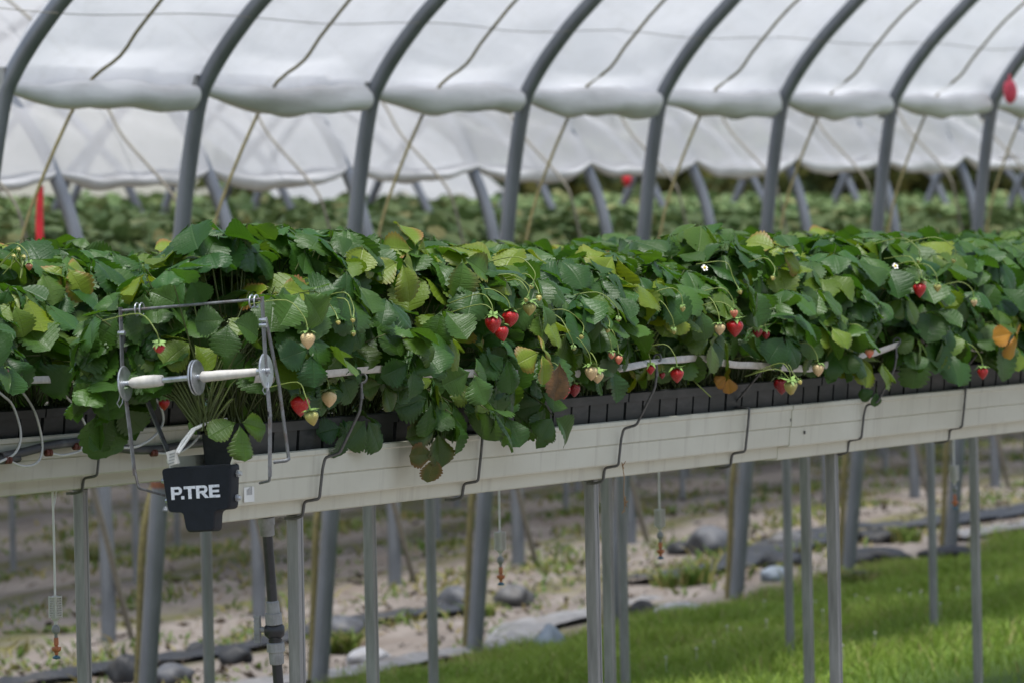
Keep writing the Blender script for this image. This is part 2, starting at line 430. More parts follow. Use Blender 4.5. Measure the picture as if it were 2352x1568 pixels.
# end cap of the front gutter, tilted a little
CAPX = 15.045
def tilt_pts(mb, yc, zc, a=.045):
    ca, sa = math.cos(a), math.sin(a)
    # right side (-Y) goes up
    mb.v = [(x, yc+(y-yc)*ca+(z-zc)*sa, zc-(y-yc)*sa+(z-zc)*ca) for x, y, z in mb.v]
    return mb
yc1 = ROW_Y[1]
def rounded(poly, r, n=4):
    out = []
    m = len(poly)
    for i in range(m):
        p0, p, p1 = Vector(poly[i-1]), Vector(poly[i]), Vector(poly[(i+1) % m])
        a = (p0-p); b = (p1-p); rr = min(r, a.length*.45, b.length*.45)
        A = p+a.normalized()*rr; B = p+b.normalized()*rr
        for k in range(n+1):
            t = k/n
            out.append(tuple(A*(1-t)**2 + p*2*t*(1-t) + B*t*t))
    return out
cap_poly = [(-.092, -.022), (.092, -.022), (.081, -.128), (.042, -.130), (.036, -.178), (-.036, -.178), (-.042, -.130), (-.081, -.128)]
cp = rounded(cap_poly, .011)
m = MB()
def cap_ring(x, k): return [(x, yc1+y*k, ZT-.09+(z+.09)*k) for y, z in cp]
rings = [cap_ring(CAPX-.008, .955), cap_ring(CAPX-.004, .985), cap_ring(CAPX, 1.), cap_ring(CAPX+.04, 1.02)]
n = len(cp)
m.add([p for r in rings for p in r], [(i*n+k, (i+1)*n+k, (i+1)*n+(k+1) % n, i*n+(k+1) % n) for i in range(3) for k in range(n)], True)
m.add(rings[0], [tuple(range(n))]); m.add(rings[3], [tuple(range(n-1, -1, -1))])
tilt_pts(m, yc1, ZT-.09)
cap = m.build('end_cap', M['cap'], g1)
# lettering P.TRE built from strips on the cap face
def letters(mb, y0, z0, h, x):
    """y0: start on the +Y side, text runs towards -Y"""
    sw = .27*h
    def quad(pts): mb.prism_x([(y0-a, z0+b) for a, b in pts], x-.0012, x+.002)
    def bar(a, b, w, hh): quad([(a, b), (a+w, b), (a+w, b+hh), (a, b+hh)])
    def bowl(a, b, w, hh, t):
        N = 10; r = hh/2; cx = a+w-r; cy = b+r
        bar(a, b+hh-t, w-r, t); bar(a, b, w-r, t)
        for i in range(N):
            q0, q1 = -PI/2+PI*i/N, -PI/2+PI*(i+1)/N
            quad([(cx+(r-t*1.25)*math.cos(q0), cy+(r-t)*math.sin(q0)), (cx+r*math.cos(q0), cy+r*math.sin(q0)), (cx+r*math.cos(q1), cy+r*math.sin(q1)), (cx+(r-t*1.25)*math.cos(q1), cy+(r-t)*math.sin(q1))])
    u = 0
    bar(u, 0, sw, h); bowl(u+sw, .36*h, .66*h, .64*h, .2*h); u += .86*h            # P
    bar(u-.02*h, 0, .25*h, .25*h); u += .24*h                                     # .
    bar(u, .78*h, .98*h, .22*h); bar(u+.355*h, 0, sw, .78*h); u += 1.04*h          # T
    bar(u, 0, sw, h); bowl(u+sw, .38*h, .70*h, .62*h, .2*h)
    quad([(u+.42*h, .38*h), (u+.74*h, .38*h), (u+1.06*h, 0), (u+.74*h, 0)]); u += 1.10*h  # R
    bar(u, 0, sw, h); bar(u+sw, .79*h, .62*h, .21*h); bar(u+sw, .40*h, .57*h, .2*h); bar(u+sw, 0, .64*h, .21*h)  # E
m = MB(); letters(m, yc1+.0675, ZT-.098, .0305, CAPX-.0085); tilt_pts(m, yc1, ZT-.09)
m.build('lettering', M['white_paint'], cap)
for (dy, dz) in [(-.094, -.045), (-.088, -.103), (.095, -.052), (.088, -.10)]:
    m = MB(); s = -1 if dy < 0 else 1
    m.lathe([(0, .010), (.005, .010), (.006, .006), (.006, .003), (.009, .003), (.009, -.002), (0, -.002)], (CAPX+.026, yc1+dy, ZT+dz), (0, s, 0), 8, False)
    tilt_pts(m, yc1, ZT-.09)
    m.build('bolt', M['zinc'], cap)
# small printed sticker on the side of the gutter
p = on_y(558, 1128, yc1-.0735)
m = MB(); m.box((p.x+.03, yc1-.0765, ZT-.095), (.062, .002, .036)); m.build('sticker', M['sticker'], g1)
m = MB()
for k in range(4): m.box((p.x+.016+k*.009, yc1-.0782, ZT-.089+k*.001), (.004, .001, .014+.002*k))
m.build('print', M['ink'], g1.children[-1])
# rivet holes near the joint
for px, py in [(1817, 963), (1850, 992)]:
    q = on_y(px, py, yc1-.083)
    m = MB(); m.lathe([(0, .0045), (.005, .003), (.006, 0), (0, -.002)], (q.x, yc1-.0795, q.z), (0, -1, 0), 10); m.build('rivet', M['wire'], g1)

# ------------------------------------------------------------------ trays
def make_tray_parts():
    L = .875; W = .13; zr = ZT+.075
    body = MB(); n = 6; pw = L/n
    body.box((L/2, 0, ZT-.01), (L-.03, W-.05, .12))
    for k in range(n):
        for s in (-1, 1):
            body.prism_x([(s*(W/2-.014), ZT-.07), (s*(W/2-.003), ZT+.052), (s*(W/2-.024), ZT+.052), (s*(W/2-.036), ZT-.07)][::s], k*pw+.008, (k+1)*pw-.008)
    for x0, x1 in ((.0, .012), (L-.012, L)):
        body.box(((x0+x1)/2, 0, ZT-.01), (x1-x0, W-.03, .118))
    rim = MB()
    for s in (-1, 1):
        rim.prism_x([(s*(W/2+.006), ZT+.049), (s*(W/2+.009), ZT+.072), (s*(W/2+.004), ZT+.075), (s*(W/2-.012), ZT+.075), (s*(W/2-.012), ZT+.066), (s*(W/2-.001), ZT+.066), (s*(W/2-.002), ZT+.049)][::s], .003, L-.003)
    for x0, x1 in ((.003, .016), (L-.016, L-.003)):
        rim.box(((x0+x1)/2, 0, ZT+.0615), (x1-x0-.001, W-.026, .027))
    soil = MB(); rows = []
    rnd = random.Random(3)
    for i in range(24):
        rows.append([(.015+(L-.03)*i/23, -.05+.1*j/7, ZT+.058+rnd.uniform(-.006, .012)) for j in range(8)])
    soil.grid(rows)
    return body.mesh('body', M['tray']), rim.mesh('rim', M['tray']), soil.mesh('substrate', M['soil'])
tb, tr_, ts = make_tray_parts()
def trays(row, x0, n, where, first=1.0):
    for k in range(n):
        t = empty('grow_tray', (x0+.88*k-(.88*(first-1) if k == 0 else 0), ROW_Y[row], 0), f'dark ribbed plastic tray, {nth(k+1)} along {where}', 'tray', 'planting trays set in the gutters')
        for o in (new_obj('body', tb, t), new_obj('rim', tr_, t), new_obj('substrate', ts, t)): o.scale = (first if k == 0 else 1, 1, 1)
trays(1, 15.31, 8, 'the gutter with the black end cap', 1.115)
trays(2, 13.6, 9, 'the gutter with the drip tubes')

# ------------------------------------------------------------------ posts under the gutters
def c_post(x, y, ztop, zbot, lean, label, group):
    r = empty('support_post', (x, y, zbot), label, 'post', group)
    a, t = .0168, .003
    prof = [(a, -.004), (a, -a+.003), (a-.003, -a), (-a+.003, -a), (-a, -a+.003), (-a, a-.003), (-a+.003, a), (a-.003, a), (a, a-.003), (a, .004), (a-t*2.2, .004), (a-t*2.2, a-t*2), (-a+t, a-t*2), (-a+t, -a+t*2), (a-t*2.2, -a+t*2), (a-t*2.2, -.004)]
    # open side towards -X: what the slot shows is the seam
        # seam ridge on the side facing the camera
    m = MB(); m.prism_z(prof, zbot, ztop, (x, y), lean); m.build('shaft', M['post'], r)
    m = MB(); m.prism_z([(-.0022, -a-.0012), (.0022, -a-.0012), (.0022, -a+.001), (-.0022, -a+.001)], zbot, ztop-.005, (x+.002, y), lean); m.build('seam', M['tube'], r)
    m = MB(); m.box((x+lean[0], y+lean[1], ztop+.004), (.038, .03, .01)); m.build('top_plate', M['wire'], r)
    return r
S = 2.193
for k in range(5):
    c_post(15.655+S*k, yc1+.01, ZT-.166, -.02, (-.012, -.012) if k == 0 else (0, 0), f'square galvanised post, {nth(k+1)} under the gutter with the end cap', 'square posts under the gutters')
for k in range(6):
    x = 17.52+S*k
    c_post(x, ROW_Y[2]+.01, ZT-.166, gz(x, 7.8)-.02, (0, 0), f'square galvanised post, {nth(k+1)} under the gutter with the drip tubes', 'square posts under the gutters')
for k in range(8):
    x = 22.167+S*(k-1)
    r = empty('support_post', (x, ROW_Y[3]+.01, -.02), f'round grey tube post, {nth(k+1)} under the third gutter', 'post', 'round posts under the third gutter')
    m = MB(); m.tube([(x, 9.42, gz(x, 9.42)-.02), (x, 9.42, ZT-.166)], .0205, 14); m.build('shaft', M['tube'], r)
    m = MB(); m.box((x, 9.42, ZT-.162), (.05, .06, .006)); m.build('top_plate', M['wire'], r)

# ------------------------------------------------------------------ wire brackets
def bend(pts, r=.008, n=3):
    pts = [Vector(p) for p in pts]; out = [pts[0]]
    for i in range(1, len(pts)-1):
        a = pts[i-1]-pts[i]; b = pts[i+1]-pts[i]; rr = min(r, a.length*.45, b.length*.45)
        A = pts[i]+a.normalized()*rr; B = pts[i]+b.normalized()*rr
        out += [A*(1-t)**2+pts[i]*2*t*(1-t)+B*t*t for t in [k/n for k in range(n+1)]]
    return out+[pts[-1]]
def bracket(x, yc, kind, label):
    r = empty('wire_bracket', (x, yc, ZT-.16), label, 'bracket', 'wire brackets clipped round the gutters')
    def P(dy, z, dx=0): return (x+dx, yc-.088-dy, ZT+z)
    under = [P(.004, -.05), P(-.006, -.124), P(-.046, -.130), P(-.052, -.166), P(-.075, -.172), P(-.10, -.172)]
    if kind == 'A':
        pts = [P(.112, .16), P(.112, .125), P(.106, .09), P(.05, -.012), P(.012, -.022)] + under
    else:
        pts = [P(.06, .16), P(.05, .11), P(-.042, .008), P(-.03, .006), P(.010, .004)] + under
    m = MB(); m.tube(bend(pts), .0038, 7); m.build('rod', M['wire'], r)
    h = Vector(pts[0]); m = MB()
    m.tube([h+Vector((.0, -.011*math.sin(q)*1.0, .011*(1-math.cos(q))))+Vector((.012*math.sin(q/2), 0, 0)) for q in [i*.45 for i in range(13)]], .003, 6); m.build('hook', M['wire'], r)
    if kind == 'A':
        c = Vector(P(.112, .128)); m = MB(); m.lathe([(.0055, -.007), (.0055, .007)], c, (0, 0, 1), 8); m.build('collar', M['wire'], r)
    return r
for k, (x, kd) in enumerate([(15.611, 'A'), (16.72, 'B'), (17.82, 'A'), (18.93, 'B'), (20.06, 'A'), (21.14, 'B'), (22.25, 'A')]):
    bracket(x, yc1, kd, f'bent wire bracket, {nth(k+1)} from the end cap on the front gutter')
for k in range(6):
    x = 17.43+1.0965*k
    bracket(x, ROW_Y[2], 'A' if k % 2 == 0 else 'B', f'bent wire bracket, {nth(k+1)} on the gutter with the drip tubes')
# dry tendril hanging from the third bracket
m = MB(); q0 = Vector((17.82, yc1-.092, ZT-.135))
rnd = random.Random(5)
m.tube([q0+Vector((.0, 0, .02)), q0+Vector((.006, -.004, -.02)), q0+Vector((.002, -.003, -.06)), q0+Vector((.004, -.004, -.105))], .0013, 5)
for k in range(14):
    a = q0+Vector((.003+rnd.uniform(-.006, .006), -.004, -.085-rnd.uniform(0, .035)))
    m.tube([a, a+Vector((rnd.uniform(-.012, .012), rnd.uniform(-.01, .005), rnd.uniform(-.012, .012)))], .0014, 4)
for k in range(6):
    a = q0+Vector((0, -.003, .01)); m.tube([a, a+Vector((rnd.uniform(-.015, .015), -.004, rnd.uniform(-.02, .015)))], .0013, 4)
o = m.build('dry_tendril', M['straw']); tag(o, 'withered brown tendril dangling from a wire bracket under the front gutter', 'tendril')

# ------------------------------------------------------------------ tape along the rows
def tape(name, pts, w, label):
    """pts: (x, y, z, sag twist)"""
    P = []
    for i in range(len(pts)-1):
        a, b = pts[i], pts[i+1]
        for k in range(8):
            t = k/8; e = t*t*(3-2*t)
            P.append([a[0]+(b[0]-a[0])*t, a[1]+(b[1]-a[1])*t, a[2]+(b[2]-a[2])*(.5*t+.5*e), a[3]+(b[3]-a[3])*t])
    P.append(list(pts[-1]))
    rows = []
    for x, y, z, tw in P:
        dy, dz = math.sin(tw)*w/2, math.cos(tw)*w/2
        rows.append([(x, y-dy, z+dz), (x, y-dy*.3-.001, z+dz*.3), (x, y+dy*.3-.001, z-dz*.3), (x, y+dy, z-dz)])
    back = [[(x, y+.0015, z) for x, y, z in reversed(r)] for r in rows]
    m = MB(); m.grid([r+b+[r[0]] for r, b in zip(rows, back)])
    o = m.build(name, M['tape']); tag(o, label, 'tape', 'white straps holding up the leaves')
    return o
tp = [(14.99, 6.235, 1.562, .2)]
for px, py, y, tw in [(640, 868, 6.25, .1), (870, 847, 6.22, .5), (1000, 858, 6.22, .2), (1340, 857, 6.22, .0), (1420, 846, 6.215, -.3), (1515, 829, 6.205, -.9), (1600, 822, 6.21, .5), (1700, 838, 6.235, .3), (1860, 846, 6.24, .0), (1990, 815, 6.215, .0), (2090, 784, 6.205, .5), (2170, 790, 6.215, .2), (2270, 803, 6.23, .0), (2400, 800, 6.24, .1)]:
    q = on_y(px, py, y); tp.append((q.x, y, q.z, tw))
tp.append((24.5, 6.24, 1.50, 0))
tape('support_tape', tp, .020, 'white woven strap wound on the spool, sagging along the front plants')
tp = [(13.6, 7.60, 1.55, 0)]
for px, py in [(0, 872), (100, 871), (250, 869), (420, 868)]:
    q = on_y(px, py, 7.6); tp.append((q.x, 7.6, q.z, .05))
tp += [(20.5, 7.6, 1.52, 0), (24, 7.6, 1.54, .2), (29.4, 7.6, 1.5, 0)]
tape('support_tape', tp, .020, 'white woven strap stretched along the plants above the drip tubes')

# ------------------------------------------------------------------ winder frame at the row end
wr = empty('tape_winder', (14.98, yc1, ZT-.05), 'grey wire frame with three discs on a spool, hung on the gutter end', 'winder')
def onX(px, py, x): return on_x(px, py, x)
XA = 14.93
TL, TR = onX(277, 714, XA), onX(601, 687, XA)
m = MB(); m.tube(bend([TL+Vector((0, 0, -.02)), TL, TR, TR+Vector((0, 0, -.02))], .006), .0034, 7); m.build('top_bar', M['rust'] if False else M['bar'], wr)
def flat(mb, pts, w=.009, t=.003):
    """flat bar, thin in Y"""
    for a, b in zip(pts[:-1], pts[1:]):
        a, b = Vector(a), Vector(b); d = (b-a).normalized(); n_ = d.cross(Vector((0, 1, 0))).normalized()*w/2; k = Vector((0, t/2, 0))
        e = d*w*.35
        vs = [a-e-n_-k, a-e+n_-k, a-e+n_+k, a-e-n_+k, b+e-n_-k, b+e+n_-k, b+e+n_+k, b+e-n_+k]
        mb.add(vs, [(0, 1, 2, 3), (7, 6, 5, 4), (0, 4, 5, 1), (1, 5, 6, 2), (2, 6, 7, 3), (3, 7, 4, 0)])
L1 = [onX(277, 712, XA), onX(281, 850, XA), onX(298, 985, XA), onX(309, 1085, XA)]
m = MB(); flat(m, L1, .017); m.build('leg', M['bar'], wr)
m = MB(); m.tube(bend([L1[-1]+Vector((0, 0, .01)), onX(318, 1120, XA), Vector((XA+.11, yc1+.088, ZT-.09))]), .0034, 6); m.build('foot', M['bar'], wr)
b = [L1[0]+Vector((.012, .006, -.055)), on_y(332, 905, L1[0].y+.02), on_y(386, 1036, L1[0].y-.03)]
m = MB(); flat(m, b, .022); m.build('leg', M['bar'], wr)
R1 = [onX(602, 687, XA), onX(611, 850, XA), onX(620, 950, XA), onX(620, 1088, XA)]
m = MB(); flat(m, R1, .017); m.build('leg', M['bar'], wr)
m = MB(); m.tube(bend([R1[-1]+Vector((0, 0, .01)), onX(619, 1103, XA), onX(560, 1112, XA)+Vector((.1, -.0, 0))]), .0034, 6); m.build('foot', M['bar'], wr)
b = [R1[0]+Vector((.012, -.004, -.05)), on_y(641, 885, R1[0].y), on_y(663, 1052, R1[0].y)]
m = MB(); flat(m, b, .014); m.tube(bend([b[-1], b[-1]+Vector((-.012, .0, -.004)), onX(628, 1060, b[-1].x-.02)]), .005, 6); m.build('leg', M['bar'], wr)
# spool
SL, SR, SM = onX(287, 880, XA), onX(611, 851, XA), onX(450, 866, XA)
ax = (SR-SL).normalized()
sp_ = MB(); sp_.tube([SL-ax*.012, SR+ax*.012], .0068, 12); axle = sp_.build('axle', M['zinc'], wr)
for c in (SL, SM-ax*.003, SM+ax*.0045, SR):
    m = MB(); m.lathe([(.006, -.0015), (.0405, -.0022), (.0425, 0), (.0405, .0022), (.006, .0015)], c, ax, 36, False); m.build('disc', M['zinc'], wr)
m = MB(); c0, c1 = SL+ax*.012, SL+ax*.098
m.lathe([(.007, 0), (.0125, .008), (.0155, .04), (.0145, .07), (.0125, .086), (.007, .087)], c0, ax, 14); m.build('tape_roll', M['tape'], wr)
m = MB(); m.lathe([(.007, 0), (.0135, .006), (.0120, .03), (.0125, .05), (.0105, .09), (.009, .145), (.006, .146)], SM+ax*.012, ax, 14); m.build('tape_roll', M['tape'], wr)
for c, s in ((SL, 1), (SR, -1)):          # spring clips at both ends of the axle
    m = MB(); q = c - ax*s*.006
    m.tube([q+Vector((0, 0, -.028)), q+Vector((-.004, .0, -.045)), q+Vector((-.004, .008, -.056)), q+Vector((-.004, .014, -.046)), q+Vector((-.004, .008, -.036)), q+Vector((0, 0, .01))], .0017, 6); m.build('clip', M['zinc'], wr)
for c in (L1[0]+Vector((-.004, 0, -.055)), R1[0]+Vector((-.004, 0, -.05)), R1[0]+Vector((-.004, 0, -.062))):
    m = MB(); m.lathe([(0, .006), (.005, .006), (.006, 0), (.006, -.012), (0, -.012)], c, (0, 1, 0), 8, False); m.build('bolt', M['zinc'], wr)
for px, py in [(315, 708), (578, 690)]:   # two wire rings on the top bar
    c = onX(px, py, XA)
    for s in (0, .012):
        m = MB(); m.tube([c+Vector((.015*math.cos(q), -s, .015*math.sin(q)-.003)) for q in [i*PI/7 for i in range(13)]], .002, 6); m.build('ring', M['zinc'], wr)
# white plug and thin white tubes feeding the first tray
pr = empty('drip_feed', on_x(398, 1050, 14.99), 'pair of thin white tubes with a white plug beside the end cap', 'drip tube')
for off in (0, 5):
    m = MB(); pts = [onX(404+off, 1040, 14.99), onX(420+off*1.6, 1012, 15.02), onX(442+off, 985, 15.05), onX(480, 968, 15.1), onX(520, 962, 15.16)]
    m.tube(pts, .0038, 7); m.build('tube', M['micro'], pr)
c = onX(397, 1050, 14.985); m = MB(); m.box(c, (.014, .022, .034), Matrix.Rotation(-.25, 3, 'X')); m.build('plug', M['white_plastic'], pr)
for k in range(4):
    c2 = c+Vector((-.0075, -.002+.001*k, .010-.0075*k)); m = MB(); m.box(c2, (.002, .015, .0022), Matrix.Rotation(-.25, 3, 'X')); m.build('rib', M['grey_plastic'], pr)
# inner white rim visible above the cap is the channel itself

# ------------------------------------------------------------------ drain pipe with valve under the front gutter
D0, D1 = on_y(612, 1196, yc1), on_y(640, 1575, yc1)
dr = empty('drain_pipe', D0, 'black drain pipe with grey unions and a valve below the end cap', 'pipe')
dv = (D1-D0).normalized(); Ld = (D1-D0).length
def dp(px_y): return D0 + dv*(Ld*(px_y-1196)/(1575-1196))
m = MB(); m.lathe([(.021, -.01), (.021, .008), (.0185, .010), (.018, .034), (.016, .036), (.013, .036)], D0, dv, 18); m.build('coupling', M['grey_plastic'], dr)
m = MB(); m.tube([dp(1222), dp(1385)], .0130, 14); m.tube([dp(1505), D1+dv*.55], .0130, 14); m.build('pipe', M['pipe'], dr)
m = MB(); m.lathe([(.013, 0), (.0165, .004), (.0175, .03), (.0205, .031), (.0215, .058), (.018, .06), (.013, .062)], dp(1378), dv, 14, False); m.build('union', M['grey_plastic'], dr)
m = MB(); m.lathe([(.013, 0), (.022, .003), (.023, .024), (.019, .026), (.018, .055), (.0145, .057)], dp(1472), dv, 14, False); m.build('union', M['grey_plastic'], dr)
vc = dp(1447); m = MB(); m.tube([dp(1428), dp(1476)], .015, 14); m.lathe([(0, -.024), (.012, -.024), (.0205, -.014), (.022, 0), (.0205, .014), (.012, .024), (0, .024)], vc, (.3, -1, 0), 16); m.lathe([(.017, -.003), (.017, .003)], dp(1470), dv, 14); vb = m.build('valve', M['pipe'], dr)
m = MB(); hb = vc+Vector((-.006, .042, .004))
m.box(hb, (.012, .014, .068)); m.tube([vc, hb], .007, 8)
for k in range(7): m.box(hb+Vector((-.0065, 0, -.03+.01*k)), (.003, .016, .0045))
m.build('handle', M['grey_plastic'], vb)

# ------------------------------------------------------------------ drip hose with loops on the second gutter
HY = ROW_Y[2]-.10
def zp(zx, zy, y): return on_y(zx/1.568*.57422, (900+zy/1.568)*.57422, y)
hz = empty('drip_hose', (17, HY, ZT-.05), 'black drip hose with looping white tubes clipped along the gutter side', 'hose')
hp = [Vector((13.6, HY, 1.36))]+[zp(a, b_, HY) for a, b_ in [(-150, 1480), (0, 1450), (150, 1420), (300, 1382), (450, 1362), (560, 1355), (700, 1385), (850, 1407), (1000, 1402), (1150, 1378), (1300, 1362)]]
hp += [hp[-1]+Vector((.5, 0, -.01)), hp[-1]+Vector((1.2, 0, .005)), hp[-1]+Vector((3, 0, 0)), hp[-1]+Vector((8, 0, .01))]
def smooth_pts(P, n=5):
    out = []
    for i in range(len(P)-1):
        p0, p1, p2, p3 = P[max(i-1, 0)], P[i], P[i+1], P[min(i+2, len(P)-1)]
        for k in range(n):
            t = k/n
            out.append(.5*((2*p1)+(p2-p0)*t+(2*p0-5*p1+4*p2-p3)*t*t+(3*p1-p0-3*p2+p3)*t**3))
    return out+[P[-1]]
m = MB(); m.tube(smooth_pts(hp), .0125, 10); m.build('hose', M['hose'], hz)
loops = [[(-140, 1500), (-60, 1500), (0, 1482), (100, 1420), (130, 1300), (80, 1130), (10, 1060), (-60, 1000)],
         [(50, 1472), (150, 1510), (240, 1480), (265, 1370), (230, 1200), (180, 1100), (120, 1020)],
         [(305, 1425), (400, 1440), (520, 1400), (550, 1300), (500, 1180), (460, 1120), (390, 1050)],
         [(480, 1385), (600, 1410), (740, 1380), (785, 1280), (770, 1180), (730, 1110), (670, 1040)],
         [(730, 1392), (860, 1387), (980, 1310), (1025, 1220), (1000, 1120), (945, 1060), (880, 1000)],
         [(965, 1427), (1060, 1430), (1150, 1410), (1240, 1330), (1262, 1240), (1230, 1150), (1170, 1080)]]
for lp in loops:
    P = [zp(a, b_, HY-.012+(.05*max(0, (k-4))/3)) for k, (a, b_) in enumerate(lp)]
    m = MB(); m.tube(smooth_pts(P), .0036, 7); tb_ = m.build('dripper_tube', M['micro'], hz)
    m = MB(); q = P[0]; m.lathe([(.004, -.012), (.010, -.010), (.010, -.002), (.007, 0), (.010, .002), (.010, .009), (.004, .012)], q, (1, -.6, 0), 10, False); m.build('connector', M['brown_plastic'], tb_)

# ------------------------------------------------------------------ hanging sprinklers below the second gutter
def sprinkler(ptop, drop, label):
    r = empty('hanging_sprinkler', ptop, label, 'sprinkler', 'sprinklers hanging below the drip-tube gutter')
    x, y, z = ptop; q0 = .72
    m = MB(); m.tube([(x, y, z+.02), (x+.002, y, z-drop*.5), (x, y, z-drop)], .0032, 7)
    m.tube([(x+.03, y, z+.01), (x+.014, y, z-.03), (x+.004, y, z-.05)], .002, 6); m.build('tube', M['micro'], r)
    zz = z-drop; m = MB(); prof = []
    prof += [(.008, .0)]
    for k in range(9):
        h = -.004-k*.0092; prof += [(.0165, h), (.0255, h-.0012), (.0255, h-.0048), (.0165, h-.006)]
    prof += [(.018, -.089), (.008, -.098), (.006, -.115)]
    m.lathe([(r_*q0, h_*q0) for r_, h_ in prof], (x, y, zz), (0, 0, 1), 14, False)
    for q in range(4): m.box((x+.0225*q0*math.cos(q*PI/2+.5), y+.0225*q0*math.sin(q*PI/2+.5), zz-.044*q0), (.0045, .0045, .06))
    m.build('weight', M['white_plastic'], r)
    m = MB(); m.lathe([(r_*q0, h_*q0) for r_, h_ in [(.006, -.10), (.006, -.112), (.013, -.118), (.0165, -.128), (.0165, -.138), (.011, -.146), (.0065, -.150), (.0065, -.165)]], (x, y, zz), (0, 0, 1), 14); m.build('valve', M['grey_plastic'], r)
    m = MB(); m.lathe([(r_*q0, h_*q0) for r_, h_ in [(.0095, -.163), (.0095, -.19), (.007, -.192), (.007, -.197), (.0185, -.199), (.0195, -.206), (.0165, -.214), (.0085, -.218), (.006, -.23)]], (x, y, zz), (0, 0, 1), 12, False); m.build('nozzle', M['orange'], r)
    m = MB(); m.lathe([(r_*q0, h_*q0) for r_, h_ in [(.003, -.226), (.007, -.232), (.0155, -.236), (.0155, -.243), (0, -.247)]], (x, y, zz), (0, 0, 1), 12); m.build('spreader', M['blue'], r)
zb2 = ZT-.16
for (px, py, ptip), lb in zip([(121, 1130, 1515), (1146, 1130, 1345), (1513, 1080, 1285), (2190, 1000, 1170)],
        ['pale ribbed sprinkler with orange nozzle hanging beside the drip-tube gutter', 'ribbed sprinkler with orange nozzle hanging by the rust banded pole', 'ribbed sprinkler with orange nozzle hanging over the weeds near the pale stone', 'small ribbed sprinkler hanging in front of a grey tunnel pole']):
    q = on_y(px, py, ROW_Y[2]); q.z = zb2
    tip = on_y(px, ptip, ROW_Y[2])
    sprinkler((q.x, q.y, zb2), max(.03, zb2-tip.z-.178), lb)

# ------------------------------------------------------------------ strawberry leaves
NS, NW = 25, 9
S_ = np.linspace(0, 1, NS); W_ = np.array([-1, -.78, -.5, -.22, 0, .22, .5, .78, 1.])
shape = np.where(S_ < .55, (np.clip(S_, 0.001, 1)/.55)**.62, np.sqrt(np.clip(1-((S_-.55)/.48)**2.8, .02, 1)))
LQ = np.array([(i*NW+j, i*NW+j+1, (i+1)*NW+j+1, (i+1)*NW+j) for i in range(NS-1) for j in range(NW-1)])
def leaflet(L, Wd, fold, curl, ecurl, rng):
    s = S_[:, None]*np.ones((1, NW)); w = np.ones((NS, 1))*W_[None, :]
    k3 = np.arange(NS) % 3; ta = rng.uniform(.55, 1.25); edge = (1+ta*np.array([-.115, .05, .085]))[k3][:, None]; fwd = np.array([.93, .98, 1.12])[k3][:, None]; plt_ = np.array([1., -.1, -.9])[k3][:, None]
    hw = (shape*Wd/2)[:, None]
    mult = np.where(np.abs(w) > .99, edge, 1.0)
    x = w*hw*mult
    fw = .20*np.abs(w)*(1-s)*np.where(np.abs(w) > .99, fwd, 1)
    y = (s+fw-.06*np.abs(w))*L
    aw = np.abs(w)
    z = fold*np.abs(x)*(1-.45*aw) - curl*L*s**2 - ecurl*hw*aw**3
    z = z + rng.uniform(.003, .012)*L*plt_*np.minimum(1, aw*2.2)*(aw > .05)
    z = z - .010*L*(aw < .05)
    f1, f2, p1, p2 = rng.uniform(3, 7), rng.uniform(3, 7), rng.uniform(0, 6), rng.uniform(0, 6)
    z = z + .035*L*np.sin(f1*s+p1)*w + .03*L*aw*np.sin(f2*s*1.5+p2)
    V = np.stack([x, y, z], -1).reshape(-1, 3)
    uv = np.stack([s, w], -1).reshape(-1, 2)
    return V, uv
class LeafAcc:
    def __init__(s): s.V = []; s.Q = []; s.U = []; s.T = []; s.n = 0
    def put(s, V, uv, q, tint):
        s.V.append(V); s.U.append(uv); s.Q.append(q+s.n); s.T.append(np.tile(np.array(tint, float), (len(V), 1))); s.n += len(V)
    def leaf(s, P, t, nrm, size, tint, rng, droop=.3, three=True, wd=1.04):
        """P attachment point, t tip direction, nrm upper-side normal"""
        nrm = nrm/np.linalg.norm(nrm); t = t-nrm*np.dot(t, nrm); t = t/np.linalg.norm(t)
        for k, a in enumerate([0, 1.45, -1.45] if three else [0]):
            a = a+rng.normal(0, .12)
            L = size*(1.0 if k == 0 else .93)*rng.uniform(.92, 1.06)
            d = t*math.cos(a)+np.cross(nrm, t)*math.sin(a)
            n2 = nrm + .0*d
            dr = droop*rng.uniform(.5, 1.5)+(.1 if k else 0)
            d2 = d*math.cos(dr)-n2*math.sin(dr); n3 = n2*math.cos(dr)+d*math.sin(dr)
            tw = rng.normal(0, .22); sd = np.cross(d2, n3)
            sd, n3 = sd*math.cos(tw)+n3*math.sin(tw), n3*math.cos(tw)-sd*math.sin(tw)
            V, uv = leaflet(L, L*wd*rng.uniform(.88, 1.05), rng.uniform(.02, .42), rng.choice([rng.uniform(0, .25), rng.uniform(.2, .55)]), rng.uniform(-.25, .4), rng)
            W = P[None, :]+d*.006+V[:, 0:1]*sd+V[:, 1:2]*d2+V[:, 2:3]*n3
            tt = list(tint); tt[1] = min(1, max(0, tt[1]+rng.normal(0, .08)))
            s.put(W, uv, LQ, tt)
    def mesh(s, name, mat=None):
        return arr_mesh(name, np.concatenate(s.V), np.concatenate(s.Q), mat or M['leaf'], True, np.concatenate(s.U), np.concatenate(s.T))
def rand_tint(rng):
    r = rng.random()
    b = rng.beta(1.6, 2.2)
    if r < .78: return [rng.uniform(0, .13), b, 0, 0]
    if r < .94: return [rng.uniform(.13, .4), b, rng.uniform(0, .06), 0]
    if r < .980: return [rng.uniform(.45, .8), rng.uniform(.4, 1), rng.uniform(0, .2), 0]
    if r < .993: return [rng.uniform(.5, .85), .7, rng.uniform(.6, 1.2), 0]
    return [.2, .3, 0, 0]

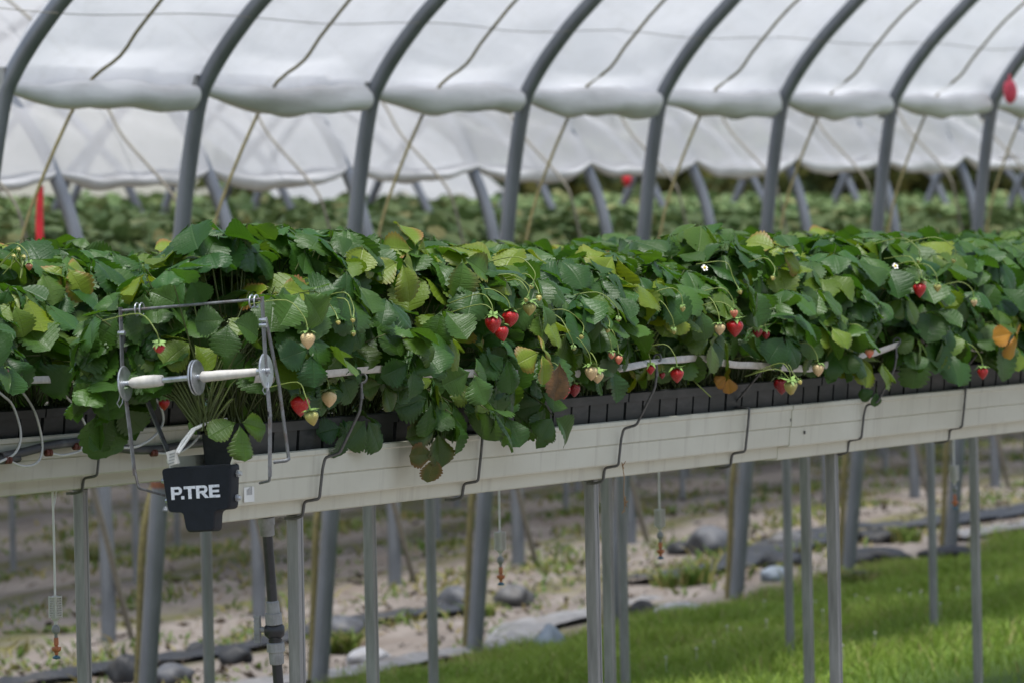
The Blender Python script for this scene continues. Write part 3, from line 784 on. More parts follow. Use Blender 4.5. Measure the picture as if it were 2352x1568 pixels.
def plant_meshes(seed, n=30, h=.47, ry=.27, rx=.17, origin=None, low=.16, skirt=0, zmin=.07, end=0):
    """local frame: origin at the crown (tray surface)"""
    rng = np.random.default_rng(seed)
    A = LeafAcc(); st = MB()
    todo, miss, k = n, 0, -1
    while k < todo-1:
        k += 1
        ph = rng.uniform(low, PI+.12) if k > 5 else rng.uniform(.55, 2.6)
        rad = rng.uniform(.80, 1.03) if rng.random() < .8 else rng.uniform(.5, .8)
        sq = 1.0+.10*abs(math.sin(2*ph))
        y = -math.cos(ph)*ry*rad*sq; z = .085+math.sin(ph)*(h-.105)*rad*sq if math.sin(ph) > 0 else .085+math.sin(ph)*.5
        x = rng.uniform(-1, 1)*rx
        P = np.array([x, y, z])
        o = np.array([x*1.1, y/ry*.9, max(0.05, math.sin(ph))]); o = o/np.linalg.norm(o)
        nr = o*.62+np.array([0, 0, .80])+rng.normal(0, .27, 3)
        if nr[2] < .12: nr[2] = .12
        t = np.array([x*3+rng.normal(0, .55), y/ry+rng.normal(0, .35), -.25-.55*abs(math.cos(ph))])
        size = rng.uniform(.080, .128)
        if origin is not None and blocked(P+origin, t, nr, size, rng): 
            miss += 1
            if miss < 260: todo += 1
            continue
        A.leaf(P, t, nr, size, rand_tint(rng), rng, droop=rng.uniform(.1, .55))
        b = np.array([rng.normal(0, .02), rng.normal(0, .015), .0])
        mid = b*.4+P*.6+np.array([0, 0, .06*(1-z/h)+.02])
        st.tube([b, b*.75+P*.25+np.array([0, 0, .05]), mid, P], [.0024, .0021, .0018, .0014], 5, False)
    for k in range(end):                   # leaves closing the free end of the row
        for _ in range(30):
            y_ = rng.uniform(-.24, .24); z_ = rng.uniform(.19, .43)*(1-.35*abs(y_)/.24)
            P = np.array([-rng.uniform(.02, .16), y_, z_]); size = rng.uniform(.07, .11)
            t = np.array([-.5, y_*2+rng.normal(0, .4), -.45+rng.normal(0, .3)]); nr = np.array([-.75, y_*2-.25, .75])+rng.normal(0, .22, 3)
            if origin is None or not blocked(P+origin, t, nr, size, rng): break
        else: continue
        A.leaf(P, t, nr, size, rand_tint(rng), rng, droop=rng.uniform(.05, .45))
        st.tube([(0, 0, 0), P*.5+np.array([.01, 0, .06]), P], [.0022, .0018, .0014], 5, False)
    for k in range(skirt):                 # leaves hanging down in front of the tray
        for _ in range(30):
            P = np.array([rng.uniform(-1, 1)*rx, -rng.uniform(.12, .25), rng.uniform(zmin, .17)])
            t = np.array([rng.normal(0, .4), -.35, -1.]); nr = np.array([rng.normal(0, .35), -1, .45+rng.normal(0, .2)]); size = rng.uniform(.07, .105)
            if origin is None or not blocked(P+origin, t, nr, size, rng): break
        else: continue
        A.leaf(P, t, nr, size, rand_tint(rng), rng, droop=rng.uniform(.0, .35))
        st.tube([(0, 0, 0), P*.5+np.array([0, -.01, .07]), P], [.0022, .0018, .0014], 5, False)
    for k in range(6):                     # stubby stalks at the crown
        a = rng.uniform(0, 6.3); st.tube([(0, 0, -.01), (.03*math.cos(a), .035*math.sin(a), .04), (.05*math.cos(a), .07*math.sin(a), .075)], .002, 5, False)
    return A.mesh('foliage'), st.mesh('stems', M['stem'])
CROWN = ZT+.062
VAR = [plant_meshes(100+i, n=29+(i % 4)) for i in range(12)]
OBST = []
def blocked(P, t, nr, size, rng):
    n_ = nr/np.linalg.norm(nr); tt = t-n_*np.dot(t, n_); tt /= np.linalg.norm(tt)
    c = P+tt*size*.35
    px, py, z = project(c); r = size*F_PX/z*.82
    for ox, oy, orad, oz in OBST:
        if z < oz+.03 and (px-ox)**2+(py-oy)**2 < (r+orad)**2: return True
    return False
BERRIES = []
def berry(*a, **k): BERRIES.append((a, k))
B = berry
B(690, 932, 44, 'ripe', (0, .05), y=6.20, label='large bright red strawberry below the strap')
B(756, 917, 34, 'pale', (0, -.3), y=6.20, label='pale strawberry with spread green calyx'); B(717, 960, 32, 'green', (.2, .1), y=6.10, label='small yellow green strawberry')
B(707, 783, 34, 'pale', (0, -.2), y=6.10, label='cream strawberry among the leaves')
B(366, 800, 26, 'ripe', (0, .6), y=6.22); B(377, 928, 26, 'ripe', (0, .3), y=7.58, row=2, label='red strawberry half hidden behind the winder')
B(1133, 746, 37, 'ripe', (0, .15), label='glossy red strawberry of a cluster of three'); B(1172, 734, 37, 'ripe', (0, -.25), long=1.0, label='red strawberry highest in the cluster of three'); B(1153, 767, 33, 'ripe', (.2, -.15), y=6.10, label='red strawberry lowest in the cluster of three')
B(1216, 710, 30, 'green', (0, .2), y=6.10); B(1238, 686, 14, 'green', (0, -.8), y=6.10, long=1.0)
B(1405, 816, 16, 'blush', (0, .4), y=6.10); B(1421, 826, 19, 'blush', (0, -.2), y=6.10)
B(1358, 857, 30, 'pale', (0, .0), y=6.10, label='pale strawberry before the strap'); B(1372, 866, 27, 'pale', (0, .35), y=6.10)
B(1295, 899, 31, 'ripe', (0, .0), y=6.10, label='deep red strawberry hanging before the tray'); B(1319, 896, 28, 'dark_ripe', (0, -.2), y=6.22)
B(1494, 848, 22, 'ripe', (0, .2), y=6.2); B(1555, 862, 31, 'ripe', (0, .1), y=6.10, label='red strawberry hanging under the strap'); B(1521, 862, 14, 'dark_ripe', (0, 0), y=6.22)
B(1688, 755, 36, 'ripe', (0, .05), label='red strawberry beside a cream one'); B(1686, 721, 19, 'blush', (0, -.1), y=6.10); B(1653, 757, 25, 'pale', (0, 0), label='round cream strawberry')
B(1795, 886, 36, 'dark_ripe', (0, .1), y=6.2, label='dark red strawberry over the tray edge'); B(1816, 890, 31, 'green', (0, .25), y=6.10); B(1879, 850, 26, 'pale', (0, -.2), y=6.10)
B(1997, 811, 20, 'blush', (0, 0), y=6.10); B(1740, 765, 22, 'dark_ripe', (0, .3), y=6.2); B(1759, 770, 18, 'dark_ripe', (0, 0), y=6.2)
B(2112, 667, 31, 'ripe', (0, 0), y=6.10); B(2118, 655, 20, 'pale', (0, -.2), y=6.10); B(2153, 662, 18, 'green', (0, 0), y=6.10); B(2237, 696, 16, 'pale', (0, 0), y=6.10)
B(2257, 857, 25, 'ripe', (0, 0), y=6.10, label='red strawberry hanging low at the right of the row'); B(1568, 710, 13, 'green', (0, 0)); B(1548, 762, 12, 'green', (0, .3))
B(8, 858, 26, 'dark_ripe', (0, .1), row=2); B(67, 613, 17, 'blush', (0, .3), row=2, y=7.5)
# small green buds on stalks
for px, py in [(810, 737), (777, 742), (812, 768), (1220, 660), (1208, 690), (1395, 760), (1420, 735), (1335, 775), (1318, 800), (1820, 900), (1838, 878), (1700, 672), (1775, 640), (2110, 600), (2190, 600)]:
    B(px, py, 11, 'green', (random.uniform(-.5, .5), random.uniform(-.8, .8)), y=6.10, long=.95)

HEROES = [
    (548, 968, 6.30, .088, (-.25, -.6, -.8), (-.5, -.75, .55), [.18, .8, .1, 0], 5, 'bright green leaf hanging over the end of the gutter', dict()),
    (985, 912, 6.225, .100, (.0, -.3, -1), (-.2, -1, .25), [.05, .35, 0, 0], 6, 'dark leaf hanging over the tray rim', dict()),
    (1005, 985, 6.23, .090, (.1, -.1, -1), (-.3, -1, .1), [.10, .0, .3, .1], 7, 'very dark leaf hanging down the gutter side', dict(droop=.1)),
    (998, 1040, 6.235, .075, (-.1, -.05, -1), (-.35, -1, .05), [.2, .0, .9, .35], 31, 'withered dark leaf hanging lowest on the gutter side', dict(droop=.1)),
    (1285, 826, 6.08, .095, (.05, -.2, -1), (-.3, -1, .2), [.8, .6, 1.2, .95], 8, 'curled brown dead leaf', dict(three=False)),
    (1243, 806, 6.07, .085, (.0, -.5, -.7), (-.4, -.9, .4), [.75, .8, .8, 0], 9, 'yellowing leaf', dict()),
    (2330, 765, 6.06, .085, (.1, -.3, -1), (-.4, -1, .2), [1., .9, .5, .12], 10, 'orange withered leaf', dict()),
    (485, 655, 6.50, .115, (-.3, -.1, .9), (-.62, -.75, .3), [.02, .35, 0, 0], 12, 'large dark green leaf standing upright', dict()),
    (655, 545, 6.33, .100, (.35, -.2, .15), (-.4, -.5, .9), [.03, .85, 0, 0], 13, 'large pale green leaf on top of the plant', dict()),
    (690, 668, 6.15, .098, (.1, -.6, -.25), (-.35, -.7, .75), [.12, .8, 0, 0], 14, 'broad light green leaf', dict()),
    (715, 800, 6.14, .095, (-.1, -.5, -.7), (-.35, -.9, .5), [.0, .12, 0, 0], 15, 'broad dark leaf above the red berry', dict()),
    (440, 785, 6.42, .085, (-.8, -.2, .15), (-.2, -.6, .85), [.5, .8, .1, 0], 16, 'yellow green leaf behind the spool', dict()),
    (1060, 590, 6.22, .105, (.4, -.4, -.3), (-.4, -.75, .75), [.16, 1, .35, 0], 17, 'large pale leaf with a yellow edge', dict()),
    (955, 575, 6.33, .09, (.1, .1, 1), (-.5, -.8, .3), [.6, 1, .9, 0], 18, 'yellowish leaf with pink edges', dict()),
    (920, 600, 6.24, .09, (-.1, -.6, -.5), (-.4, -.8, .6), [.62, .5, .3, 0], 19, 'yellow green leaf', dict()),
    (1240, 690, 6.15, .105, (.35, -.4, -.8), (-.4, -.9, .5), [.10, .9, 0, 0], 20, 'broad light green leaf beside the red cluster', dict()),
    (1790, 575, 6.25, .10, (.4, -.2, .5), (-.5, -.7, .55), [.72, .9, .9, 0], 21, 'yellow leaf with an orange edge', dict()),
    (2010, 893, 6.28, .05, (.0, -.3, -1), (-.3, -1, .3), [.03, .5, 0, 0], 22, 'small dark leaf hanging over the tray', dict()),
    (1670, 860, 6.3, .05, (.1, -.2, -1), (-.3, -1, .2), [1., .8, .6, .2], 23, 'orange dry leaf above the tray', dict()),
    (1800, 770, 6.16, .105, (.2, -.5, -.7), (-.35, -.85, .6), [.0, .3, 0, 0], 24, 'large dark leaf', dict()),
    (150, 610, 7.58, .105, (-.2, -.6, -.2), (-.4, -.6, .8), [.72, .5, .9, 0], 25, 'olive yellow leaf', dict(row=2)),
    (945, 830, 6.16, .09, (.05, -.4, -.9), (-.4, -.95, .35), [.0, .55, 0, 0], 26, 'dark leaf hanging before the strap', dict()),
    (1085, 850, 6.15, .09, (-.1, -.5, -.8), (-.4, -.95, .4), [.10, .6, 0, 0], 27, 'green leaf hanging before the strap', dict()),
    (1160, 815, 6.15, .09, (.2, -.4, -.8), (-.4, -.9, .5), [.0, .9, 0, 0], 28, 'pale leaf hanging before the strap', dict()),
    (790, 980, 6.29, .075, (.0, -.1, -1), (-.2, -1, .15), [.0, .0, 0, 0], 29, 'very dark leaf hanging on the gutter rim', dict()),
    (880, 880, 6.24, .07, (.1, -.2, -1), (-.3, -1, .3), [.15, .3, .2, 0], 30, 'narrow leaf hanging over the tray', dict()),
]
for a, k in BERRIES:
    row = k.get('row', 1); y = k.get('y', 6.105 if row == 1 else 7.50)
    z = project(on_y(a[0], a[1], y))[2]
    if a[2] > 12: OBST.append((a[0], a[1], a[2]*.35, z))
for a in HEROES: OBST.append((a[0], a[1]+22, 20 if a[1] > 740 else 9, project(on_y(a[0], a[1], a[2]))[2]))
for (xa, ya), (xb, yb) in [((277, 712), (601, 687)), ((277, 712), (309, 1085)), ((602, 687), (620, 1090)), ((287, 880), (611, 851)), ((605, 700), (663, 1052)), ((450, 830), (450, 905)), ((290, 720), (386, 1036)), ((390, 1060), (530, 1060)), ((390, 1180), (530, 1180)), ((400, 1060), (445, 990)), ((455, 985), (470, 1060))]:
    for i in range(9): OBST.append((xa+(xb-xa)*i/8, ya+(yb-ya)*i/8, 1, project((14.9, 6.4, 1.5))[2]+.09))
for px, py in [(1515, 845), (1513, 890), (1590, 818), (2060, 790), (1860, 846), (100, 871), (1120, 745), (815, 925), (800, 975), (1465, 980), (1440, 930)]:
    OBST.append((px, py, 3, project(on_y(px, py, 6.2))[2]))
PLANTS = {}
def plant(row, x, k, label, group, var=None, sc=(1, 1, 1), flip=False, dz=0.):
    r = empty('strawberry_plant', (x, ROW_Y[row], CROWN), label, 'plant', group)
    f, s_ = var or VAR[k % len(VAR)]
    for nm, me in (('foliage', f), ('stems', s_)):
        o = new_obj(nm, me, r); o.scale = sc; o.rotation_euler = (0, 0, PI if flip else 0)
        o.location = (0, 0, dz)
    PLANTS.setdefault(row, []).append(r)
    return r
rp = random.Random(11)
order = list(range(12))
k = 0; x = 15.10
while x < 24.6:
    if k % 12 == 0: rp.shuffle(order)
    hs = .90+.07*math.sin(x*5.1)+rp.uniform(-.06, .06)
    if 15.25 < x < 15.85: hs = 1.07
    if 15.85 < x < 16.3: hs = 1.0
    if x < 15.2: hs = .86
    plant(1, x, 0, f'leafy strawberry plant, {nth(k+1)} from the black end cap in the front gutter', 'plants of the front gutter',
          plant_meshes(1000+k, 36 if k < 3 else 28+k % 4, .47*hs, .27*rp.uniform(.95, 1.06), .21 if k == 0 else .17, np.array([x, ROW_Y[1], CROWN]), -.16 if 15.7 < x < 17.3 else -.06, 0 if x < 15.35 else 4 if 15.8 < x < 17.2 else 3, -.03 if 15.9 < x < 17.1 else .095, 44 if k == 0 else 16 if k == 1 else 0))
    k += 1; x += rp.uniform(.155, .19)
k = 0; x = 15.2
while x < 29.2:
    if k % 12 == 0: rp.shuffle(order)
    plant(2, x, order[k % 12], f'leafy strawberry plant, {nth(k+1)} along the gutter with the drip tubes', 'plants of the drip-tube gutter', None, (1.05, 1.05, rp.uniform(.84, 1.04)+(.08 if x < 18 else 0)), rp.random() < .5)
    k += 1; x += rp.uniform(.18, .22)
k = 0; x = 19.6
while x < 36.5:
    if k % 12 == 0: rp.shuffle(order)
    plant(3, x, order[k % 12], f'blurred strawberry plant, {nth(k+1)} along the third gutter', 'plants of the third gutter', None, (1.15, 1.1, rp.uniform(.80, .96)), rp.random() < .5)
    k += 1; x += rp.uniform(.21, .26)

def near_plant(row, x): return min(PLANTS[row], key=lambda r: abs(r.location.x-x))
# single leaves placed where the photo shows remarkable ones; each is a part of its plant
def hero_leaf(px, py, y, size, tip, nrm, tint, seed, label, row=1, three=True, droop=.25, wd=.98):
    p = on_y(px, py, y); pl = near_plant(row, p.x)
    rng = np.random.default_rng(seed); A = LeafAcc()
    A.leaf(np.array(p-pl.location), np.array(tip, float), np.array(nrm, float), size, tint, rng, droop, three, wd)
    o = new_obj('leaf', A.mesh('leaf'), pl); o['label'] = label
    return o
for a in HEROES: hero_leaf(*a[:-1], **a[-1])

# ------------------------------------------------------------------ berries
def berry_mesh(kind, L, R, seed):
    rnd = random.Random(seed); m = MB(); n = 18; prof = []
    for i in range(13):
        t = i/12
        r = R*(math.sin(PI*min(1, t*1.02+.0)**.62))**.75 if 0 < t < 1 else 0
        prof.append((r, -t*L))
    m.lathe(prof, (0, 0, 0), (0, 0, 1), n)
    ph = rnd.uniform(0, 6)
    m.v = [(x*(1+.05*math.sin(3*math.atan2(y, x)+ph)), y*(1+.04*math.sin(2*math.atan2(y, x)+ph)), z) for x, y, z in m.v]
    return m.mesh('strawberry', M[kind])
def calyx_mesh(R, seed):
    rnd = random.Random(seed); m = MB(); k = 10
    for i in range(k):
        a = 2*PI*i/k+rnd.uniform(-.15, .15); Ls = R*rnd.uniform(.85, 1.25); up = rnd.uniform(-.35, .5); w = R*.26
        d = Vector((math.cos(a), math.sin(a), 0)); s = Vector((-math.sin(a), math.cos(a), 0))
        c1 = d*Ls*.5+Vector((0, 0, .003+up*.15*Ls)); c2 = d*Ls+Vector((0, 0, up*Ls-.15*Ls))
        b = Vector((0, 0, .002))
        m.add([b-s*w*.5, b+s*w*.5, c1+s*w, c1-s*w, c2], [(0, 1, 2, 3), (3, 2, 4)], True)
    m.tube([(0, 0, 0), (0, 0, .012)], .0022, 6)
    return m.mesh('calyx', M['calyx'])
def grow_berry(px, py, dpx, kind, tilt=(0, 0), row=1, y=None, long=1.12, label=None, stalk=None):
    """px, py: centre of the berry in the photograph, dpx its width there"""
    y = y if y is not None else (6.105 if row == 1 else 7.50)
    c = on_y(px, py, y); dist = (c-EYE).dot(Fv); W = dpx*dist/F_PX; L = W*long
    pl = near_plant(row, c.x); seed = int(px)
    o = new_obj('strawberry', berry_mesh(kind, L, W*.5*1.04, seed), pl)
    rot = Matrix.Rotation(tilt[0], 3, Vector((.349, -.937, 0)).cross(Vector((0, 0, 1))).normalized()) @ Matrix.Rotation(tilt[1], 3, Vector((.349, -.937, 0)))
    if stalk is None:
        rs = random.Random(seed+int(py)); stalk = (rs.uniform(-.06, .06), rs.uniform(.05, .09), rs.uniform(.03, .09))
    top = c + rot @ Vector((0, 0, L*.5))
    o.location = top-pl.location; o.rotation_euler = rot.to_euler()
    if label: o['label'] = label
    cy = new_obj('calyx', calyx_mesh(W*.72, seed), o)
    a = top; s = Vector(stalk)
    m = MB(); up = rot @ Vector((0, 0, 1))
    b = a+s; m.tube(smooth_pts([a+up*.006, a+up*.03+s*.1, a+s*.6+Vector((0, 0, .03)), b+Vector((.0, .06, -.01))], 4), .0014, 5, False)
    m.build('fruit_stalk', M['stalk'], pl)
    return o
for a, k in BERRIES: grow_berry(*a, **k)
# a flower stalk with buds standing on the second row
q = on_y(47, 640, 7.48); pl = near_plant(2, q.x)
m = MB(); tops = [(43, 573), (32, 588), (55, 590)]
for px, py in tops: m.tube(smooth_pts([q, on_y(50, 615, 7.48), on_y(px, py+6, 7.48)], 4), .0022, 6)
m.build('flower_stalk', M['stalk'], pl)
for px, py in tops: grow_berry(px, py, 11, 'green', (PI*.9, .2), row=2, y=7.48, long=.9, stalk=(0, .0, -.03))
# two white flowers
for px, py in [(2056, 612), (1618, 616)]:
    c = on_y(px, py, 6.15); pl = near_plant(1, c.x); m = MB()
    nn = Vector((-.5, -.7, .5)).normalized(); a = nn.orthogonal().normalized(); b2 = nn.cross(a)
    for i in range(5):
        q0 = 2*PI*i/5; d = a*math.cos(q0)+b2*math.sin(q0); s_ = nn.cross(d)
        m.add([c, c+d*.004+s_*.0035, c+d*.009+s_*.004+nn*.002, c+d*.011+nn*.001, c+d*.009-s_*.004+nn*.003, c+d*.004-s_*.0035], [(0, 1, 2, 3, 4, 5)])
    fl = m.build('flower', M['petal'], pl)
    m = MB(); m.lathe([(0, .005), (.0035, .004), (.0045, .001), (0, .0)], c, nn, 8); m.build('centre', M['yolk'], fl)
# runner stalk lying along the tray
m = MB(); m.tube(smooth_pts([on_y(1095, 905, 6.27), on_y(1120, 918, 6.24), on_y(1150, 922, 6.22), on_y(1200, 912, 6.2)], 5), .0022, 6); m.build('runner', M['stalk'], near_plant(1, 17.0))
m = MB(); m.tube(smooth_pts([on_y(1570, 850, 6.3), on_y(1600, 880, 6.24), on_y(1632, 910, 6.22)], 5), .0022, 6); m.build('runner', M['stalk'], near_plant(1, 18.3))

# ------------------------------------------------------------------ tunnel hoops
YL1, SH, X0 = 11.92, 2.032, 27.33
def hoop_curve(side, x):
    """(y, z) of one half hoop from the ground up; side 1 bends towards the camera, 2 away from it"""
    if side == 1:
        dz = .009*(x-27.33)
        P = [(11.93, gz(x, 11.93)-.05), (11.825, .87), (11.70, 1.93+dz*.3), (11.655, 2.25+dz*.6), (11.60, 2.53+dz), (11.55, 2.64+dz), (11.48, 2.745+dz), (11.40, 2.845+dz), (11.29, 2.965+dz), (11.0, 3.23+dz), (10.5, 3.58+dz), (9.7, 3.97+dz), (8.6, 4.3+dz), (7.3, 4.5+dz), (6.0, 4.56+dz)]
    else:
        dz = .0105*(x-36.4)
        P = [(14.3, gz(x, 14.3)-.05), (14.30, .42), (14.335, 1.2), (14.415, 1.94+dz), (14.555, 2.36+dz), (14.72, 2.65+dz), (15.0, 2.97+dz), (15.5, 3.36+dz), (16.4, 3.82+dz), (17.6, 4.16+dz), (19., 4.3+dz)]
    return P
def sm2(P, n=5): return [(p.x, p.y) for p in smooth_pts([Vector((a, b, 0)) for a, b in P], n)]
def full_hoop(side, x):
    h = sm2(hoop_curve(side, x))
    yc = h[-1][0]
    return h + [(2*yc-y, z) for y, z in reversed(h[:-1])]
bolt_z = {1: [.72, .98], 2: [.6, .9]}
W = ['zeroth', 'first', 'second', 'third', 'fourth', 'fifth', 'sixth', 'seventh', 'eighth', 'ninth', 'tenth', 'eleventh', 'twelfth', 'thirteenth', 'fourteenth']
HOOPX1 = [X0+SH*k for k in range(-1, 9)]
for k, x in enumerate(HOOPX1):
    lab = f'thick grey steel tunnel hoop, {nth(k+1)} counted from the red strap side, curving over the plants'
    if k == 3: lab = 'thick grey steel tunnel hoop with scuffed shiny leg, curving over the plants'
    r = empty('tunnel_hoop', (x, YL1, 0), lab, 'hoop', 'big hoops of the front tunnel')
    C_ = full_hoop(1, x)
    lo = [c for i, c in enumerate(C_) if i < 8]
    # leg sleeve (thicker, up to the first joint) and the bow above it
    cut = next(i for i, (y, z) in enumerate(C_) if z > .83)
    m = MB(); m.tube([(x, y, z) for y, z in C_[:cut+1]], .040, 16); m.build('leg', M['hoop'], r)
    m = MB(); m.tube([(x, y, z) for y, z in C_[cut:]], .0365, 16); m.build('bow', M['hoop'], r)
    y, z = C_[cut]; m = MB(); m.tube([(x, y+.001, z-.014), (x, y, z+.014)], .0415, 16)
    m.build('joint_band', M['rust'] if k in (1, 3) else M['tube'], r)
    for dz in (-.11, .09):
        yy = y-.11*dz*0+.0-(dz*.0); m = MB(); m.lathe([(0, .012), (.008, .010), (.012, .004), (.012, -.004), (0, -.004)], (x-.012, yy-.038-(dz*.11), z+dz), (-.3, -1, 0), 10); m.build('bolt', M['zinc'], r)
    # clamp where the film is held
    yb, zb_ = C_[next(i for i, (y, z) in enumerate(C_) if z > 2.60)]
    m = MB(); m.box((x-.01, yb+.045, zb_-.01), (.05, .05, .10)); m.build('film_clamp', M['grey_plastic'], r)
HOOPX2 = [36.397+SH*k for k in range(-3, 11)]
for k, x in enumerate(HOOPX2):
    r = empty('tunnel_hoop', (x, 14.3, 0), f'grey steel hoop leaning away, {nth(k+1)} leg of the tunnel behind counted from the red strap', 'hoop', 'hoops of the tunnel behind')
    C_ = full_hoop(2, x); cut = next(i for i, (y, z) in enumerate(C_) if z > .5)
    m = MB(); m.tube([(x, y, z) for y, z in C_[:cut+1]], .040, 12); m.build('leg', M['hoop'], r)
    m = MB(); m.tube([(x, y, z) for y, z in C_[cut:]], .0365, 12); m.build('bow', M['hoop'], r)

# ------------------------------------------------------------------ tunnel films
def film(hoops, side, tr_, mat, y_end, label, seed):
    rnd = random.Random(seed); rows = []; hems = []
    nb = 28
    sgn = 1 if side == 1 else -1                     # outside direction in Y of the shoulder
    rng = np.random.default_rng(seed)
    for i in range(len(hoops)-1):
        bs = rnd.uniform(.78, 1.15); ps = rnd.uniform(0, 6); rr = rnd.uniform(.9, 1.1); tk = tr_+rnd.uniform(-.04, .04)
        for k in range(nb if i < len(hoops)-2 else nb+1):
            t = k/nb; x = hoops[i]+(hoops[i+1]-hoops[i])*t
            C_ = full_hoop(side, x); pts = []
            # swag: 0 at the clamps, 1 in the bay
            if side == 1: sw = min(1, (t/.30))**.8*min(1, ((1-t)/.085))**.6
            else: sw = (min(1, t/.22)**.8)*(min(1, (1-t)/.22)**.8)
            sw *= bs
            valley = max(0, 1-abs(t-tk)/(tk if t < tk else 1-tk))
            valley = valley**1.15
            z_at = 2.60 if side == 1 else 2.36
            j = next(q for q, (y, z) in enumerate(C_) if z > z_at)
            zoff = .009*(x-27.33) if side == 1 else .0105*(x-36.4)
            # rolled hem: nearly closed loop hanging below the shoulder
            y0, z0 = C_[j]
            z0 = z_at+zoff*(1 if side == 1 else 1)
            rad = .016+(.050 if side == 1 else .028)*sw*rr
            drop = (.028+.068*sw) if side == 1 else (.015+.080*sw)
            cy_, cz = y0+sgn*(.045-(.05 if side == 1 else .0)*sw), z0-drop+(rad if side == 1 else rad)*.6
            wr = .006*math.sin(9*t+ps)+.004*math.sin(23*t+ps*2)
            for a in range(13):                       # from inner top, down round the bottom, up outside
                q = (-.55*PI+a/12*1.75*PI)
                ra = rad*(1+.10*math.sin(3*q+7*t+ps)*sw)
                pts.append((x, cy_-sgn*ra*math.cos(q)*.85, cz-ra*math.sin(q+.0)*1.0+wr+.005*sw*math.sin(3.1*a+17*t+ps)))
            hems.append(pts); pts = [pts[-1]]
            # outer sheet upward from the hem
            n_up = 24; prev = None; m_ = 0
            ups = C_[j:]
            ye = y_end
            for q in range(1, len(ups)):
                y, z = ups[q]
                if (side == 1 and y < ye) or (side == 2 and y > ye): break
                y1, z1 = ups[q-1]; d = math.hypot(y-y1, z-z1) or 1
                nyz = ((z-z1)/d, -(y-y1)/d) if side == 1 else (-(z-z1)/d, (y-y1)/d)
                f = min(1, q/6)
                off = .048-.085*valley*f*(1 if q < 60 else 1)+.016*f*math.sin(PI*t)*(1-valley)*math.sin(5*q*.07+ps)
                if side == 2:
                    dg = 5*t+q*.55+ps
                    off += f*(.030*math.sin(dg*2.1)+.018*math.sin(dg*4.3+1.3)+.010*math.sin(9*t+q*1.9+ps*3)+.02*sw*(1-min(1, q/9)))
                else:
                    off += f*(.05*sw*max(0, 1-q/7))*0+.006*math.sin(11*t+q*.5+ps)*f*(1-valley)
                pts.append((x, y+nyz[0]*off, z+nyz[1]*off))
            rows.append(pts)
    L = min(len(r) for r in rows); rows = [r[:L] for r in rows]
    root = empty('tunnel_cover', hems[0][0], label, 'film cover', 'white plastic covers of the tunnels')
    m = MB(); m.grid(rows); m.build('sheet', M[mat], root)
    m = MB(); m.grid(hems); m.build('hem', M['hem'], root)
    return root
film(HOOPX1, 1, .40, 'film', 8.8, 'white plastic cover of the front tunnel with its hem gathered in swags between hoops', 3)
film(HOOPX2, 2, .5, 'thin_film', 23.2, 'wrinkled white plastic cover of the second tunnel behind the leaning legs', 4)

# ------------------------------------------------------------------ tie ropes
def rope(pts, r, mat, label, group):
    sp_pts = smooth_pts([Vector(p) for p in pts], 4)
    m = MB(); m.tube(sp_pts, [r+.009*min(1, max(0, (1.3-p.z)/.5)) for p in sp_pts], 7)
    return tag(m.build('tie_rope', M[mat], None), label, 'rope', group)
def straight(a, b, n=6): return [tuple(Vector(a).lerp(Vector(b), i/n)) for i in range(n)]
for k in range(len(HOOPX1)-1):
    x = HOOPX1[k]+SH*.40; C_ = full_hoop(1, x); dz = .009*(x-27.33)
    up = []
    sel = [c for c in C_ if c[1] > 2.66+dz and c[0] > 8.8]
    for i in range(1, len(sel)):
        y, z = sel[i]; y1, z1 = sel[i-1]; d = math.hypot(y-y1, z-z1) or 1
        up.append((x, y+(z-z1)/d*-.058, z-(y-y1)/d*-.058))
    up = up[3:]
    foot = HOOPX1[k]+.07
    pts = straight((foot, 12.0, gz(foot, 12.0)-.02), (foot+.02, 11.95, .66), 2)+straight((foot+.02, 11.95, .66), (x-.07, 11.72, 2.44+dz), 5)+[(x-.03, 11.60, 2.56+dz)]+up[::7]
    rope(pts, .0075, 'rope', f'olive tie rope over the front tunnel cover, {nth(k+1)} counted from the red strap', 'ropes tying down the front cover')
for k in range(len(HOOPX2)-1):
    x = HOOPX2[k]; C_ = full_hoop(2, x+.9); dz = .0105*(x-36.4)
    sel = [c for c in C_ if c[1] > 2.45+dz and c[0] < 18]
    up = [(x+.94+.03*i, y-.055, z+.045) for i, (y, z) in enumerate(sel[::3])][::-1]
    foot = HOOPX2[k+1]
    pts = up+[(x+.92, 14.30, 2.26+dz)]+straight((x+.95, 14.24, 2.10+dz), (foot-.14, 14.23, .39), 5)+[(foot-.14, 14.23, .39), (foot+.2, 14.25, gz(foot, 14.2)-.02)]
    rope(pts, .0078, 'pale_rope' , f'pale tie rope over the second tunnel cover, {nth(k+1)} counted from the red strap', 'ropes tying down the second cover')
# thin wire under the front cover
m = MB(); pts = []
for i, x in enumerate(np.arange(24, 46, .5)):
    pts.append(Vector((x, 11.335+.02*math.sin(x*3.1), 2.905+.009*(x-30)+.012*math.sin(x*2.4))))
m.tube(smooth_pts(pts, 3), .0019, 6); tag(m.build('purlin_wire', M['pale_rope']), 'thin sagging wire strung along the underside of the front cover', 'wire')

